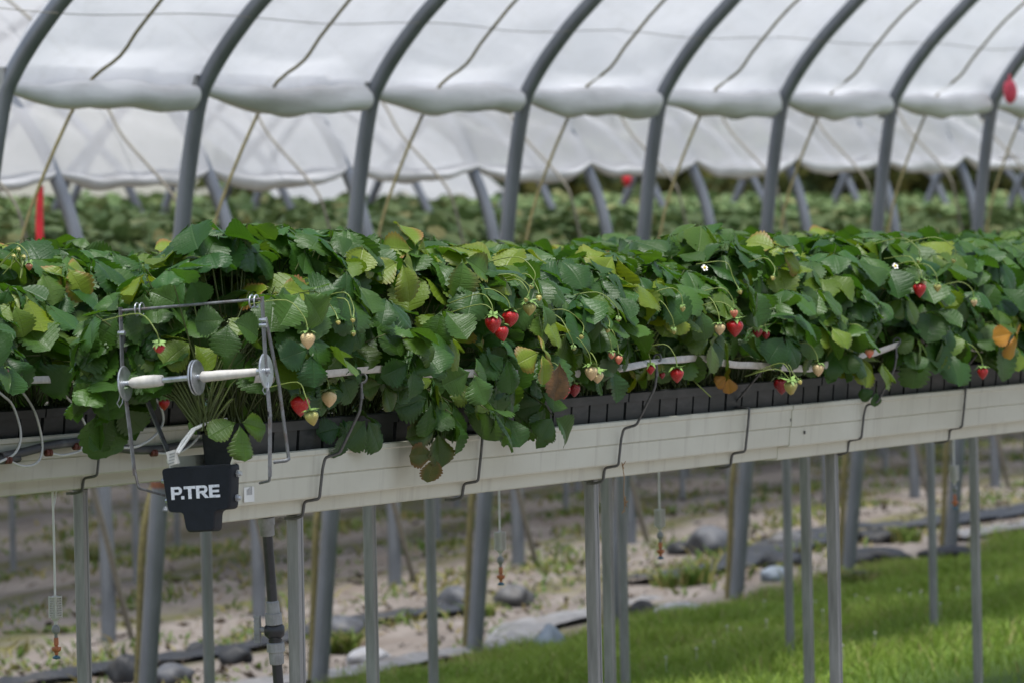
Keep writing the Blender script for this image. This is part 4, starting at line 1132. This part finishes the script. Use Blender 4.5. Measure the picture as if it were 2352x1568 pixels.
# ------------------------------------------------------------------ red strap, red bag
m = MB(); q = on_y(95, 428, 14.22); q2 = on_y(95, 560, 14.22)
rows = []
for i in range(14):
    t = i/13; z = q.z+(q2.z-.3-q.z)*t; x_ = q.x-.02*math.sin(t*3)
    w = .030+.012*t
    rows.append([(x_-w, 14.22+.01*math.sin(5*t), z), (x_, 14.212-.01*t, z), (x_+w, 14.22, z), (x_+w, 14.224, z), (x_-w, 14.224+.01*math.sin(5*t), z), (x_-w, 14.22+.01*math.sin(5*t), z)])
m.grid(rows); tag(m.build('red_strap', M['red']), 'red strap hanging beside the leaning leg of the second tunnel', 'strap')
c = on_y(2320, 206, 11.42)
m = MB(); rnd = random.Random(2); prof = [(.004, .085), (.012, .07), (.008, .055), (.03, .04), (.042, .01), (.045, -.02), (.036, -.06), (.02, -.085), (0, -.09)]
m.lathe([(r*.95, h) for r, h in prof], c, (0, 0, 1), 16)
m.v = [(x+.006*math.sin(40*z), y, z+.006*math.sin(60*x)) for x, y, z in m.v]
tag(m.build('pink_bag', M['pink']), 'small crumpled pink bag tied to a tunnel hoop', 'bag')

# ------------------------------------------------------------------ tunnel behind: rows of gutters on posts, far legs
def far_row(y, xs, x0, x1, k0, name, zoff=0.):
    zt = gz((x0+x1)/2, y)+1.40
    g = empty('growing_gutter', (x0, y, zt-.16), f'distant cream gutter of the tunnel behind, {name} row', 'gutter', 'gutters of the tunnel behind')
    m = MB(); gutter_channel(m, x0, x1, y, zt); m.build('channel', M['gutter'], g)
    m = MB(); m.box(((x0+x1)/2, y, zt+.02), (x1-x0-.2, .12, .10)); m.build('tray', M['tray'], g)
    for k, x in enumerate(xs):
        m = MB(); m.tube([(x, y, gz(x, y)-.03), (x, y, zt-.165)], .021, 10)
        tag(m.build('support_post', M['tube']), f'distant grey tube post, {nth(k+1)} of the {name} row in the tunnel behind', 'post', 'posts in the tunnel behind')
    return zt
FR = [(16.0, 36.6, 2.455, 'first'), (17.5, 38.15, 2.55, 'second'), (19.1, 40.5, 2.5, 'third'), (20.6, 43.5, 2.5, 'fourth')]
FZ = []
for y, xs0, sp, nm in FR:
    FZ.append((y, far_row(y, [xs0+sp*k for k in range(0, 12 if y < 19 else 8)], xs0-3, xs0+34, 0, nm)))
# foliage of the far rows: nobody can count these blurred leaves
def far_foliage(y, x0, x1, zt, width, height, density, seed):
    rng = np.random.default_rng(seed); n = int((x1-x0)*density)
    ph = rng.uniform(.0, PI, n); rad = rng.uniform(.7, 1.05, n)
    c = np.stack([rng.uniform(x0, x1, n), y-np.cos(ph)*width*rad, zt+.08+np.sin(ph)*height*rad*(1+.15*np.sin(rng.uniform(0, 6, n)))], 1)
    nr = np.stack([rng.normal(0, .45, n), -np.cos(ph)*.7+rng.normal(0, .3, n), .6+rng.random(n)*.5], 1); nr /= np.linalg.norm(nr, axis=1)[:, None]
    t = rng.normal(0, 1, (n, 3)); t -= nr*np.sum(t*nr, 1)[:, None]; t /= np.linalg.norm(t, axis=1)[:, None]
    s = np.cross(nr, t); L = rng.uniform(.05, .085, n)[:, None]; w = L*.75
    V = np.stack([c-t*L, c-t*L*.2-s*w+nr*.012, c+t*L*.5-s*w*.8+nr*.012, c+t*L, c+t*L*.5+s*w*.8+nr*.012, c-t*L*.2+s*w+nr*.012], 1).reshape(-1, 3)
    b = np.arange(n)*6
    Q = np.concatenate([np.stack([b, b+1, b+2, b+3], 1), np.stack([b, b+3, b+4, b+5], 1)])
    uv = np.tile(np.array([[0, 0], [.3, -.8], [.7, -.8], [1, 0], [.7, .8], [.3, .8]]), (n, 1))
    yel = np.where(rng.random(n) < .7, rng.uniform(.12, .45, n), rng.uniform(.5, .9, n)); br = rng.uniform(.5, 1, n)
    T = np.repeat(np.stack([rng.random(n), np.where(rng.random(n) < .12, rng.uniform(.3, .9, n), 0), np.zeros(n), np.ones(n)], 1), 6, 0)
    o = new_obj('foliage', arr_mesh('foliage', V, Q, M['hazy_leaf'], False, uv, T)); o['kind'] = 'stuff'
    return o
for i, (y, zt) in enumerate(FZ):
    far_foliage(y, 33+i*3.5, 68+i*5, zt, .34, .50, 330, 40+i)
for i, y in enumerate([25.5, 27.2, 29, 31, 33.5, 36, 39]):
    x0, x1 = y/.50, y/.27
    zt = gz((x0+x1)/2, y)+1.40
    m = MB(); gutter_channel(m, x0, x1, y, zt); g = empty('growing_gutter', (x0, y, zt-.16), f'far cream gutter beyond the second tunnel, {nth(i+1)} row', 'gutter', 'gutters far behind'); m.build('channel', M['gutter'], g)
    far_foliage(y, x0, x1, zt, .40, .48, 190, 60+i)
# far legs, V shaped pairs where two tunnels meet
vx = [49.4+3.37*k for k in range(0, 11)]
for k, x in enumerate(vx):
    for s, nm in ((-1, 'near'), (1, 'far')):
        y = 22.6+.12*s; z0 = gz(x, y)-.05
        m = MB(); m.tube([(x+.03*s, y, z0), (x+.03*s, y+.02*s, z0+1.5), (x+.03*s, y+.42*s*-1*-1, z0+2.35), (x+.03*s, y+.85*s, z0+2.8), (x+.03*s, y+1.6*s, z0+3.3)], .04, 8)
        tag(m.build('tunnel_hoop', M['hoop']), f'distant grey leg leaning {"towards" if s < 0 else "away from"} the front tunnel, {nth(k+1)} V-shaped pair', 'leg', 'V-shaped pairs of far tunnel legs')
# white cover of the third tunnel, seen through the gap below the second cover
rows = []
xa, xb = on_y(545, 450, 25).x, on_y(1085, 450, 25).x
for i in range(40):
    x = xa+(xb-xa)*i/39; r_ = []
    for j in range(14):
        t = j/13; y = 24.6+3.0*t; zz = gz(x, 25)+2.02+.03*math.sin(i*.7)+1.6*math.sin(t*PI*.5)+.02*math.sin(i*1.9+j)
        r_.append((x, y, zz))
    rows.append(r_)
m = MB(); m.grid(rows); tag(m.build('tunnel_cover', M['film']), 'far white tunnel cover glimpsed in the gap below the second cover', 'film cover', 'white plastic covers of the tunnels')
# small red marker on a far leg
q = on_y(1440, 412, 22.0); m = MB(); m.lathe([(0, .08), (.035, .05), (.05, 0), (.035, -.05), (0, -.08)], q, (0, 0, 1), 12)
tag(m.build('red_marker', M['red']), 'small blurred red marker on a far tunnel leg', 'marker')

# ------------------------------------------------------------------ far hedge and trees
def leaf_mass(name, boxes, n, size, seed, mat):
    rng = np.random.default_rng(seed); Cs = []
    for (x0, x1, y0, y1, z0, z1, k) in boxes:
        m_ = int(n*k); blobs = rng.uniform([x0, y0, z0], [x1, y1, z1], (max(6, m_//260), 3))
        pick = rng.integers(0, len(blobs), m_); d = rng.normal(0, 1, (m_, 3)); d /= np.linalg.norm(d, axis=1)[:, None]
        Cs.append(blobs[pick]+d*np.array([2.6, 2.6, 1.6])*rng.uniform(.55, 1.05, m_)[:, None])
    c = np.concatenate(Cs); n = len(c)
    nr = rng.normal(0, 1, (n, 3)); nr[:, 2] = np.abs(nr[:, 2])+.3; nr /= np.linalg.norm(nr, axis=1)[:, None]
    t = rng.normal(0, 1, (n, 3)); t -= nr*np.sum(t*nr, 1)[:, None]; t /= np.linalg.norm(t, axis=1)[:, None]; s = np.cross(nr, t)
    L = rng.uniform(.6, 1.3, n)[:, None]*size
    V = np.stack([c-t*L, c-s*L*.6, c+t*L, c+s*L*.6], 1).reshape(-1, 3); b = np.arange(n)*4
    T = np.repeat(np.stack([rng.uniform(0, 1, n), rng.uniform(0, .3, n), np.zeros(n), np.ones(n)], 1), 4, 0)
    return new_obj(name, arr_mesh(name, V, np.stack([b, b+1, b+2, b+3], 1), mat, False, None, T))
o = leaf_mass('treeline', [(182, 262, 64, 76, 3.5, 9, 1.0)], 24000, .5, 5, M['hedge']); o['kind'] = 'stuff'; o['label'] = 'dark green far-off line of trees beyond the field'

# ------------------------------------------------------------------ sacks and stones at the foot of the tunnel
def lump(px, py, w, h, mat, label, cat, name, seed, flat_=.8, z=None, depth=None, cone=False):
    base = None
    d = sight(px, py)                       # foot of the lump on the ground
    t = 20.
    for _ in range(60):
        p = EYE+d*t; t += (p.z-gz(p.x, p.y))/max(1e-3, -d.z)*.6
    p = EYE+d*t; sc = t*1.0/F_PX
    wx, hz_ = w*sc/2, h*sc
    rng = np.random.default_rng(seed); V = []; nu, nv = 26, 14
    ph = rng.uniform(0, 6, 8)
    rows = []
    for j in range(nv+1):
        a = PI*j/nv; row = []
        for i in range(nu+1):
            b = 2*PI*(i % nu)/nu
            f = 1+.14*math.sin(2*b+ph[0]+a)+.10*math.sin(3*b+ph[1]-2*a)+.07*math.sin(5*b+ph[2]+3*a)+.05*math.sin(9*b+ph[3])*math.sin(4*a)-.10*abs(math.sin(1.5*b+ph[5]+2.2*a))-.06*abs(math.sin(4*b+ph[6]-3*a))
            sx_ = math.sin(a); zz = math.cos(a)
            if cone: sx_ = sx_*(1-.45*max(0, zz)); zz = zz*1.2
            lx = wx*f*sx_*math.cos(b); ly = (depth or .8)*wx*f*sx_*math.sin(b); lz = hz_*.5*zz*(1+.08*math.sin(4*b+ph[4]))
            # across the picture = mostly -Y/+X mixture
            row.append((p.x+lx*.349+ly*.937, p.y-lx*.937+ly*.349+.0, p.z+hz_*.32+lz))
        rows.append(row)
    m = MB(); m.grid(rows); o = m.build(name, M[mat]); tag(o, label, cat)
    return o
LP = [(1178, 1392, 105, 62, 'stone', 'rounded grey sack lying behind the rust banded pole', 'sack', 'sandbag'),
      (1045, 1402, 85, 70, 'stone', 'grey sack half hidden by the rust banded pole, left of it'.replace(', left of it', ''), 'sack', 'sandbag'),
      (1018, 1402, 90, 40, 'dark_sack', 'flat black plastic bundle under the pair of grey sacks', 'plastic bundle', 'plastic_bundle'),
      (775, 1462, 130, 60, 'stone', 'rounded blue grey sack between the drain post and a slim post', 'sack', 'sandbag'),
      (540, 1524, 95, 56, 'dark_sack', 'dark rounded sack beside the drain pipe valve', 'sack', 'sandbag'),
      (455, 1506, 70, 40, 'dark_sack', 'small dark sack beyond the drain pipe', 'sack', 'sandbag'),
      (290, 1568, 80, 80, 'dark_sack', 'dark sack at the foot of the big leaning pole', 'sack', 'sandbag'),
      (395, 1572, 110, 60, 'stone', 'pale grey flat sack beside the big leaning pole', 'sack', 'sandbag'),
      (1262, 1500, 92, 72, 'blue_sack', 'slate blue sack tied to a point at the grass edge', 'sack', 'sandbag'),
      (1565, 1420, 128, 46, 'pale_sack', 'pale flat sack lying at the grass edge', 'sack', 'sandbag'),
      (1478, 1424, 75, 56, 'dark_sack', 'dark plastic heap next to the pale flat sack', 'plastic bundle', 'plastic_bundle'),
      (1628, 1272, 100, 78, 'stone', 'big round grey sack in the weeds behind the posts', 'sack', 'sandbag'),
      (1560, 1272, 70, 36, 'dark_sack', 'low dark bundle touching the big round sack', 'plastic bundle', 'plastic_bundle'),
      (1800, 1300, 150, 42, 'dark_sack', 'long dark plastic bundle lying between slim posts', 'plastic bundle', 'plastic_bundle'),
      (1780, 1334, 70, 42, 'blue_sack', 'small blue black plastic bundle under the long dark one', 'plastic bundle', 'plastic_bundle'),
      (1815, 1256, 110, 46, 'stone', 'grey sack lying beyond the long dark bundle', 'sack', 'sandbag'),
      (2005, 1292, 180, 44, 'dark_sack', 'long black plastic bundle along the grass edge', 'plastic bundle', 'plastic_bundle'),
      (2180, 1282, 130, 36, 'dark_sack', 'black plastic bundle at the foot of the furthest big pole', 'plastic bundle', 'plastic_bundle'),
      (1975, 1345, 90, 44, 'dark_sack', 'dark tuft covered bundle in the lawn edge', 'plastic bundle', 'plastic_bundle'),
      (2010, 1246, 90, 40, 'dark_sack', 'dark bundle in the brown weeds beyond the lawn', 'plastic bundle', 'plastic_bundle'),
      (845, 1530, 110, 55, 'pale_sack', 'pale crumpled sack behind a slim post near the grass', 'sack', 'sandbag')]
for i, (px, py, w, h, mt, lb, ct, nm) in enumerate(LP):
    lump(px, py, w, h, mt, lb, ct, nm, 300+i, cone=(i == 8))
# crumpled pale fabric strip along the lawn edge
def strip(x0, x1, y, w, mat, label, seed):
    rng = np.random.default_rng(seed); rows = []; n = int((x1-x0)/.12)
    for i in range(n+1):
        x = x0+(x1-x0)*i/n; wob = .18*math.sin(x*.9+seed)+.06*math.sin(x*3.1)
        row = []
        for j in range(7):
            yy = y+wob+w*(j/6-.5)*(1+.25*math.sin(x*1.7+seed)); row.append((x, yy, gz(x, yy)+.02+.035*abs(math.sin(x*4+j*1.3))*(.3+.7*math.sin(PI*j/6))+rng.uniform(0, .008)))
        rows.append(row)
    m = MB(); m.grid(rows); return tag(m.build('ground_fabric', M[mat]), label, 'ground sheet', 'ground sheets between the tunnels')
strip(25.5, 35.2, 12.15, .24, 'sheet', 'pale crumpled ground sheet lying along the lawn edge', 2)
strip(40.5, 47.5, 12.3, .26, 'sheet', 'pale strip of ground sheet at the far lawn edge', 5)

strip(36.6, 44.5, 12.95, .38, 'dark_sack', 'long crumpled dark plastic sheet lying behind the lawn', 9)
strip(29.0, 34.5, 13.35, .22, 'dark_sack', 'narrow crumpled dark plastic sheet among the grey sacks', 12)
# ------------------------------------------------------------------ grass and weeds
def blades(name, xy, h, w, seed, mat, dry=.06, spread=.45):
    rng = np.random.default_rng(seed); n = len(xy)
    z = ground_z(xy[:, 0], xy[:, 1]); a = rng.uniform(0, 2*PI, n); hh = h*rng.uniform(.5, 1.25, n)*(.75+.45*np.sin(xy[:, 0]*2.3+1.7*np.sin(xy[:, 1]*2.9))*np.sin(xy[:, 1]*3.3-xy[:, 0]*.7)); ww = w*rng.uniform(.7, 1.3, n)
    ln = rng.normal(0, spread, (n, 2))*hh[:, None]
    base = np.stack([xy[:, 0], xy[:, 1], z-.01], 1); s = np.stack([np.cos(a), np.sin(a), np.zeros(n)], 1)*ww[:, None]
    mid = base+np.stack([ln[:, 0]*.35, ln[:, 1]*.35, hh*.6], 1); tip = base+np.stack([ln[:, 0], ln[:, 1], hh*.95], 1)
    V = np.stack([base-s, base+s, mid+s*.75, mid-s*.75, tip+s*.12, tip-s*.12], 1).reshape(-1, 3); b = np.arange(n)*6
    Q = np.concatenate([np.stack([b, b+1, b+2, b+3], 1), np.stack([b+3, b+2, b+4, b+5], 1)])
    cl = .5+.5*np.sin(xy[:, 0]*1.3+2*np.sin(xy[:, 1]*1.1))*np.sin(xy[:, 1]*1.9+xy[:, 0]*.4)
    T = np.repeat(np.stack([np.clip(.55*cl+.45*rng.random(n), 0, 1), np.where(rng.random(n) < dry+.25*np.clip((xy[:, 1]-11.2)/.6, 0, 1)*(h > .08)+.22*np.clip(np.sin(xy[:, 0]*.9+2.1*np.sin(xy[:, 1]*1.3+.5))*np.sin(xy[:, 1]*2.2+1), 0, 1), rng.uniform(.35, 1, n), rng.uniform(0, .15, n)), np.zeros(n), np.ones(n)], 1), 6, 0)
    o = new_obj(name, arr_mesh(name, V, Q, mat, False, None, T)); o['kind'] = 'stuff'
    return o
rng = np.random.default_rng(19); n = 3600
c = np.stack([rng.uniform(27, 50, n), 12.1+rng.gamma(1.6, 1.5, n)], 1); c = np.concatenate([c, ground_z(c[:, 0], c[:, 1])[:, None]+.008], 1)
a = rng.uniform(0, 6.283, n); t_ = np.stack([np.cos(a), np.sin(a), rng.normal(0, .35, n)], 1); s_ = np.stack([-np.sin(a), np.cos(a), rng.normal(0, .5, n)], 1)
L = rng.uniform(.008, .05, n)[:, None]; w_ = rng.uniform(.004, .018, n)[:, None]
V = np.stack([c-t_*L, c-s_*w_, c+t_*L+[0, 0, .01], c+s_*w_+[0, 0, .008]], 1).reshape(-1, 3); b = np.arange(n)*4
T = np.repeat(np.stack([rng.random(n), rng.random(n)**2*.8, np.zeros(n), np.ones(n)], 1), 4, 0)
o = new_obj('debris', arr_mesh('debris', V, np.stack([b, b+1, b+2, b+3], 1), M['debris'], False, None, T)); o['kind'] = 'stuff'
rng = np.random.default_rng(9)
n = 170000
xy = np.stack([rng.uniform(24, 46, n), 12.05-np.abs(rng.normal(0, 1, n))*.9-rng.uniform(0, 3.2, n)*rng.random(n)], 1)
xy = xy[(xy[:, 1] > 7.5) & (xy[:, 1]+rng.normal(0, .12, n) < 11.72-.05*np.clip(xy[:, 0]-38, 0, 7)+.22*np.sin(xy[:, 0]*1.9)+.16*np.sin(xy[:, 0]*4.7))]
blades('grass', xy, .105, .0042, 1, M['grass'])
# weeds in seams and patches beyond
cl = []
for k in range(430):
    y = 12.6+rng.random()*8.5; y = y if rng.random() < .35 else 12.6+round((y-12.6)/1.5)*1.5+rng.normal(0, .25); x = rng.uniform(y/.47, y/.27)
    m_ = int(rng.uniform(8, 110)*rng.random()+6); cl.append(np.stack([x+rng.normal(0, .35, m_), y+rng.normal(0, .10, m_)], 1))
blades('weeds', np.concatenate(cl), .075, .011, 2, M['weed'], .4, .8)
# some distinct clumps
def clump(px, py, w, n, h, label, seed):
    d = sight(px, py); t = 20.
    for _ in range(60):
        p = EYE+d*t; t += (p.z-gz(p.x, p.y))/max(1e-3, -d.z)*.6
    p = EYE+d*t; r = np.random.default_rng(seed); wr_ = w*t/F_PX/2
    a_ = r.uniform(0, 6.283, n); q_ = wr_*(.15+.85*r.random(n)**.8)*(1+.3*np.sin(3*a_+seed)); xy = np.stack([p.x+q_*np.cos(a_), p.y+q_*np.sin(a_)], 1); n = len(xy)
    o = blades('weed_clump', xy, h, .010, seed, M['weed'], .12, .6); del o['kind']
    return tag(o, label, 'weed')
clump(215, 1285, 110, 260, .20, 'bushy green weed behind the square post below the drip tubes', 21)
clump(430, 1330, 120, 200, .10, 'low yellowish weed on the ground fabric behind a slim post', 22)
clump(1560, 1345, 120, 150, .20, 'tall wispy weeds behind the third sprinkler', 23)
clump(1100, 1415, 60, 120, .12, 'dark green weed between the grey sacks', 24)
clump(90, 1450, 150, 260, .08, 'low olive weeds near the hanging sprinkler', 25)
clump(2000, 1240, 200, 420, .14, 'brownish dry weeds beyond the long black bundle', 26)
clump(780, 1500, 90, 160, .12, 'bright green weed beside the blue grey sack', 27)
clump(1960, 1350, 90, 240, .13, 'dark grass tuft at the foot of a big pole', 28)
# white clover heads in the lawn
cm = MB(); cm.lathe([(.0, .006), (.005, .004), (.0065, .0), (.005, -.004), (0, -.005)], (0, 0, 0), (0, 0, 1), 8); cm.tube([(0, 0, -.008), (.006, 0, -.10)], .0015, 4)
cme = cm.mesh('clover_flower', M['tape'])
spots = [(1690+65, 1365), (1845, 1370), (1850, 1385), (1872, 1372), (1965, 1362), (1992, 1372), (2065, 1352), (2090, 1365), (2115, 1360), (2140, 1372), (2200, 1355), (1670, 1430), (1640, 1480), (1700, 1440), (2010, 1470), (1935, 1500), (2160, 1400), (2290, 1330), (1600, 1500), (1530, 1525), (1890, 1400), (1760, 1420)]
for i, (px, py) in enumerate(spots):
    d = sight(px, py); t = (CAM_H-.06)/-d.z; p = EYE+d*t; p.z = gz(p.x, p.y)+.095
    tag(new_obj('clover_flower', cme), 'tiny white clover head in the bright lawn', 'flower', 'white clover heads in the lawn').location = p

# ------------------------------------------------------------------ light
sun_el, sun_az = math.radians(74), math.radians(-150)      # azimuth measured from +X towards +Y
w = bpy.data.worlds.new('World'); SC.world = w; w.use_nodes = True
nt = w.node_tree; nt.nodes.clear()
sky = nt.nodes.new('ShaderNodeTexSky'); sky.sky_type = 'NISHITA'; sky.sun_disc = False
sky.sun_elevation = sun_el; sky.sun_rotation = math.radians(90)-sun_az; sky.dust_density = 1.5; sky.air_density = 1.0; sky.ozone_density = 1.0
hs = nt.nodes.new('ShaderNodeHueSaturation'); hs.inputs['Saturation'].default_value = .72
bg = nt.nodes.new('ShaderNodeBackground'); bg.inputs['Strength'].default_value = .105
ow = nt.nodes.new('ShaderNodeOutputWorld')
nt.links.new(sky.outputs[0], hs.inputs['Color']); nt.links.new(hs.outputs[0], bg.inputs['Color']); nt.links.new(bg.outputs[0], ow.inputs[0])
sd = bpy.data.lights.new('sun', 'SUN'); sd.energy = 2.4; sd.angle = math.radians(18); sd.color = (1, .985, .965)
so = bpy.data.objects.new('sun', sd); COL.objects.link(so)
sdir = Vector((math.cos(sun_el)*math.cos(sun_az), math.cos(sun_el)*math.sin(sun_az), math.sin(sun_el)))
so.rotation_euler = sdir.to_track_quat('Z', 'Y').to_euler(); so.location = (20, 0, 30)

SC.view_settings.view_transform = 'Standard'; SC.view_settings.look = 'None'; SC.view_settings.gamma = 1
SC.view_settings.exposure = 1.0
try:
    SC.cycles.max_bounces = 10; SC.cycles.diffuse_bounces = 4; SC.cycles.transparent_max_bounces = 12
except Exception: pass
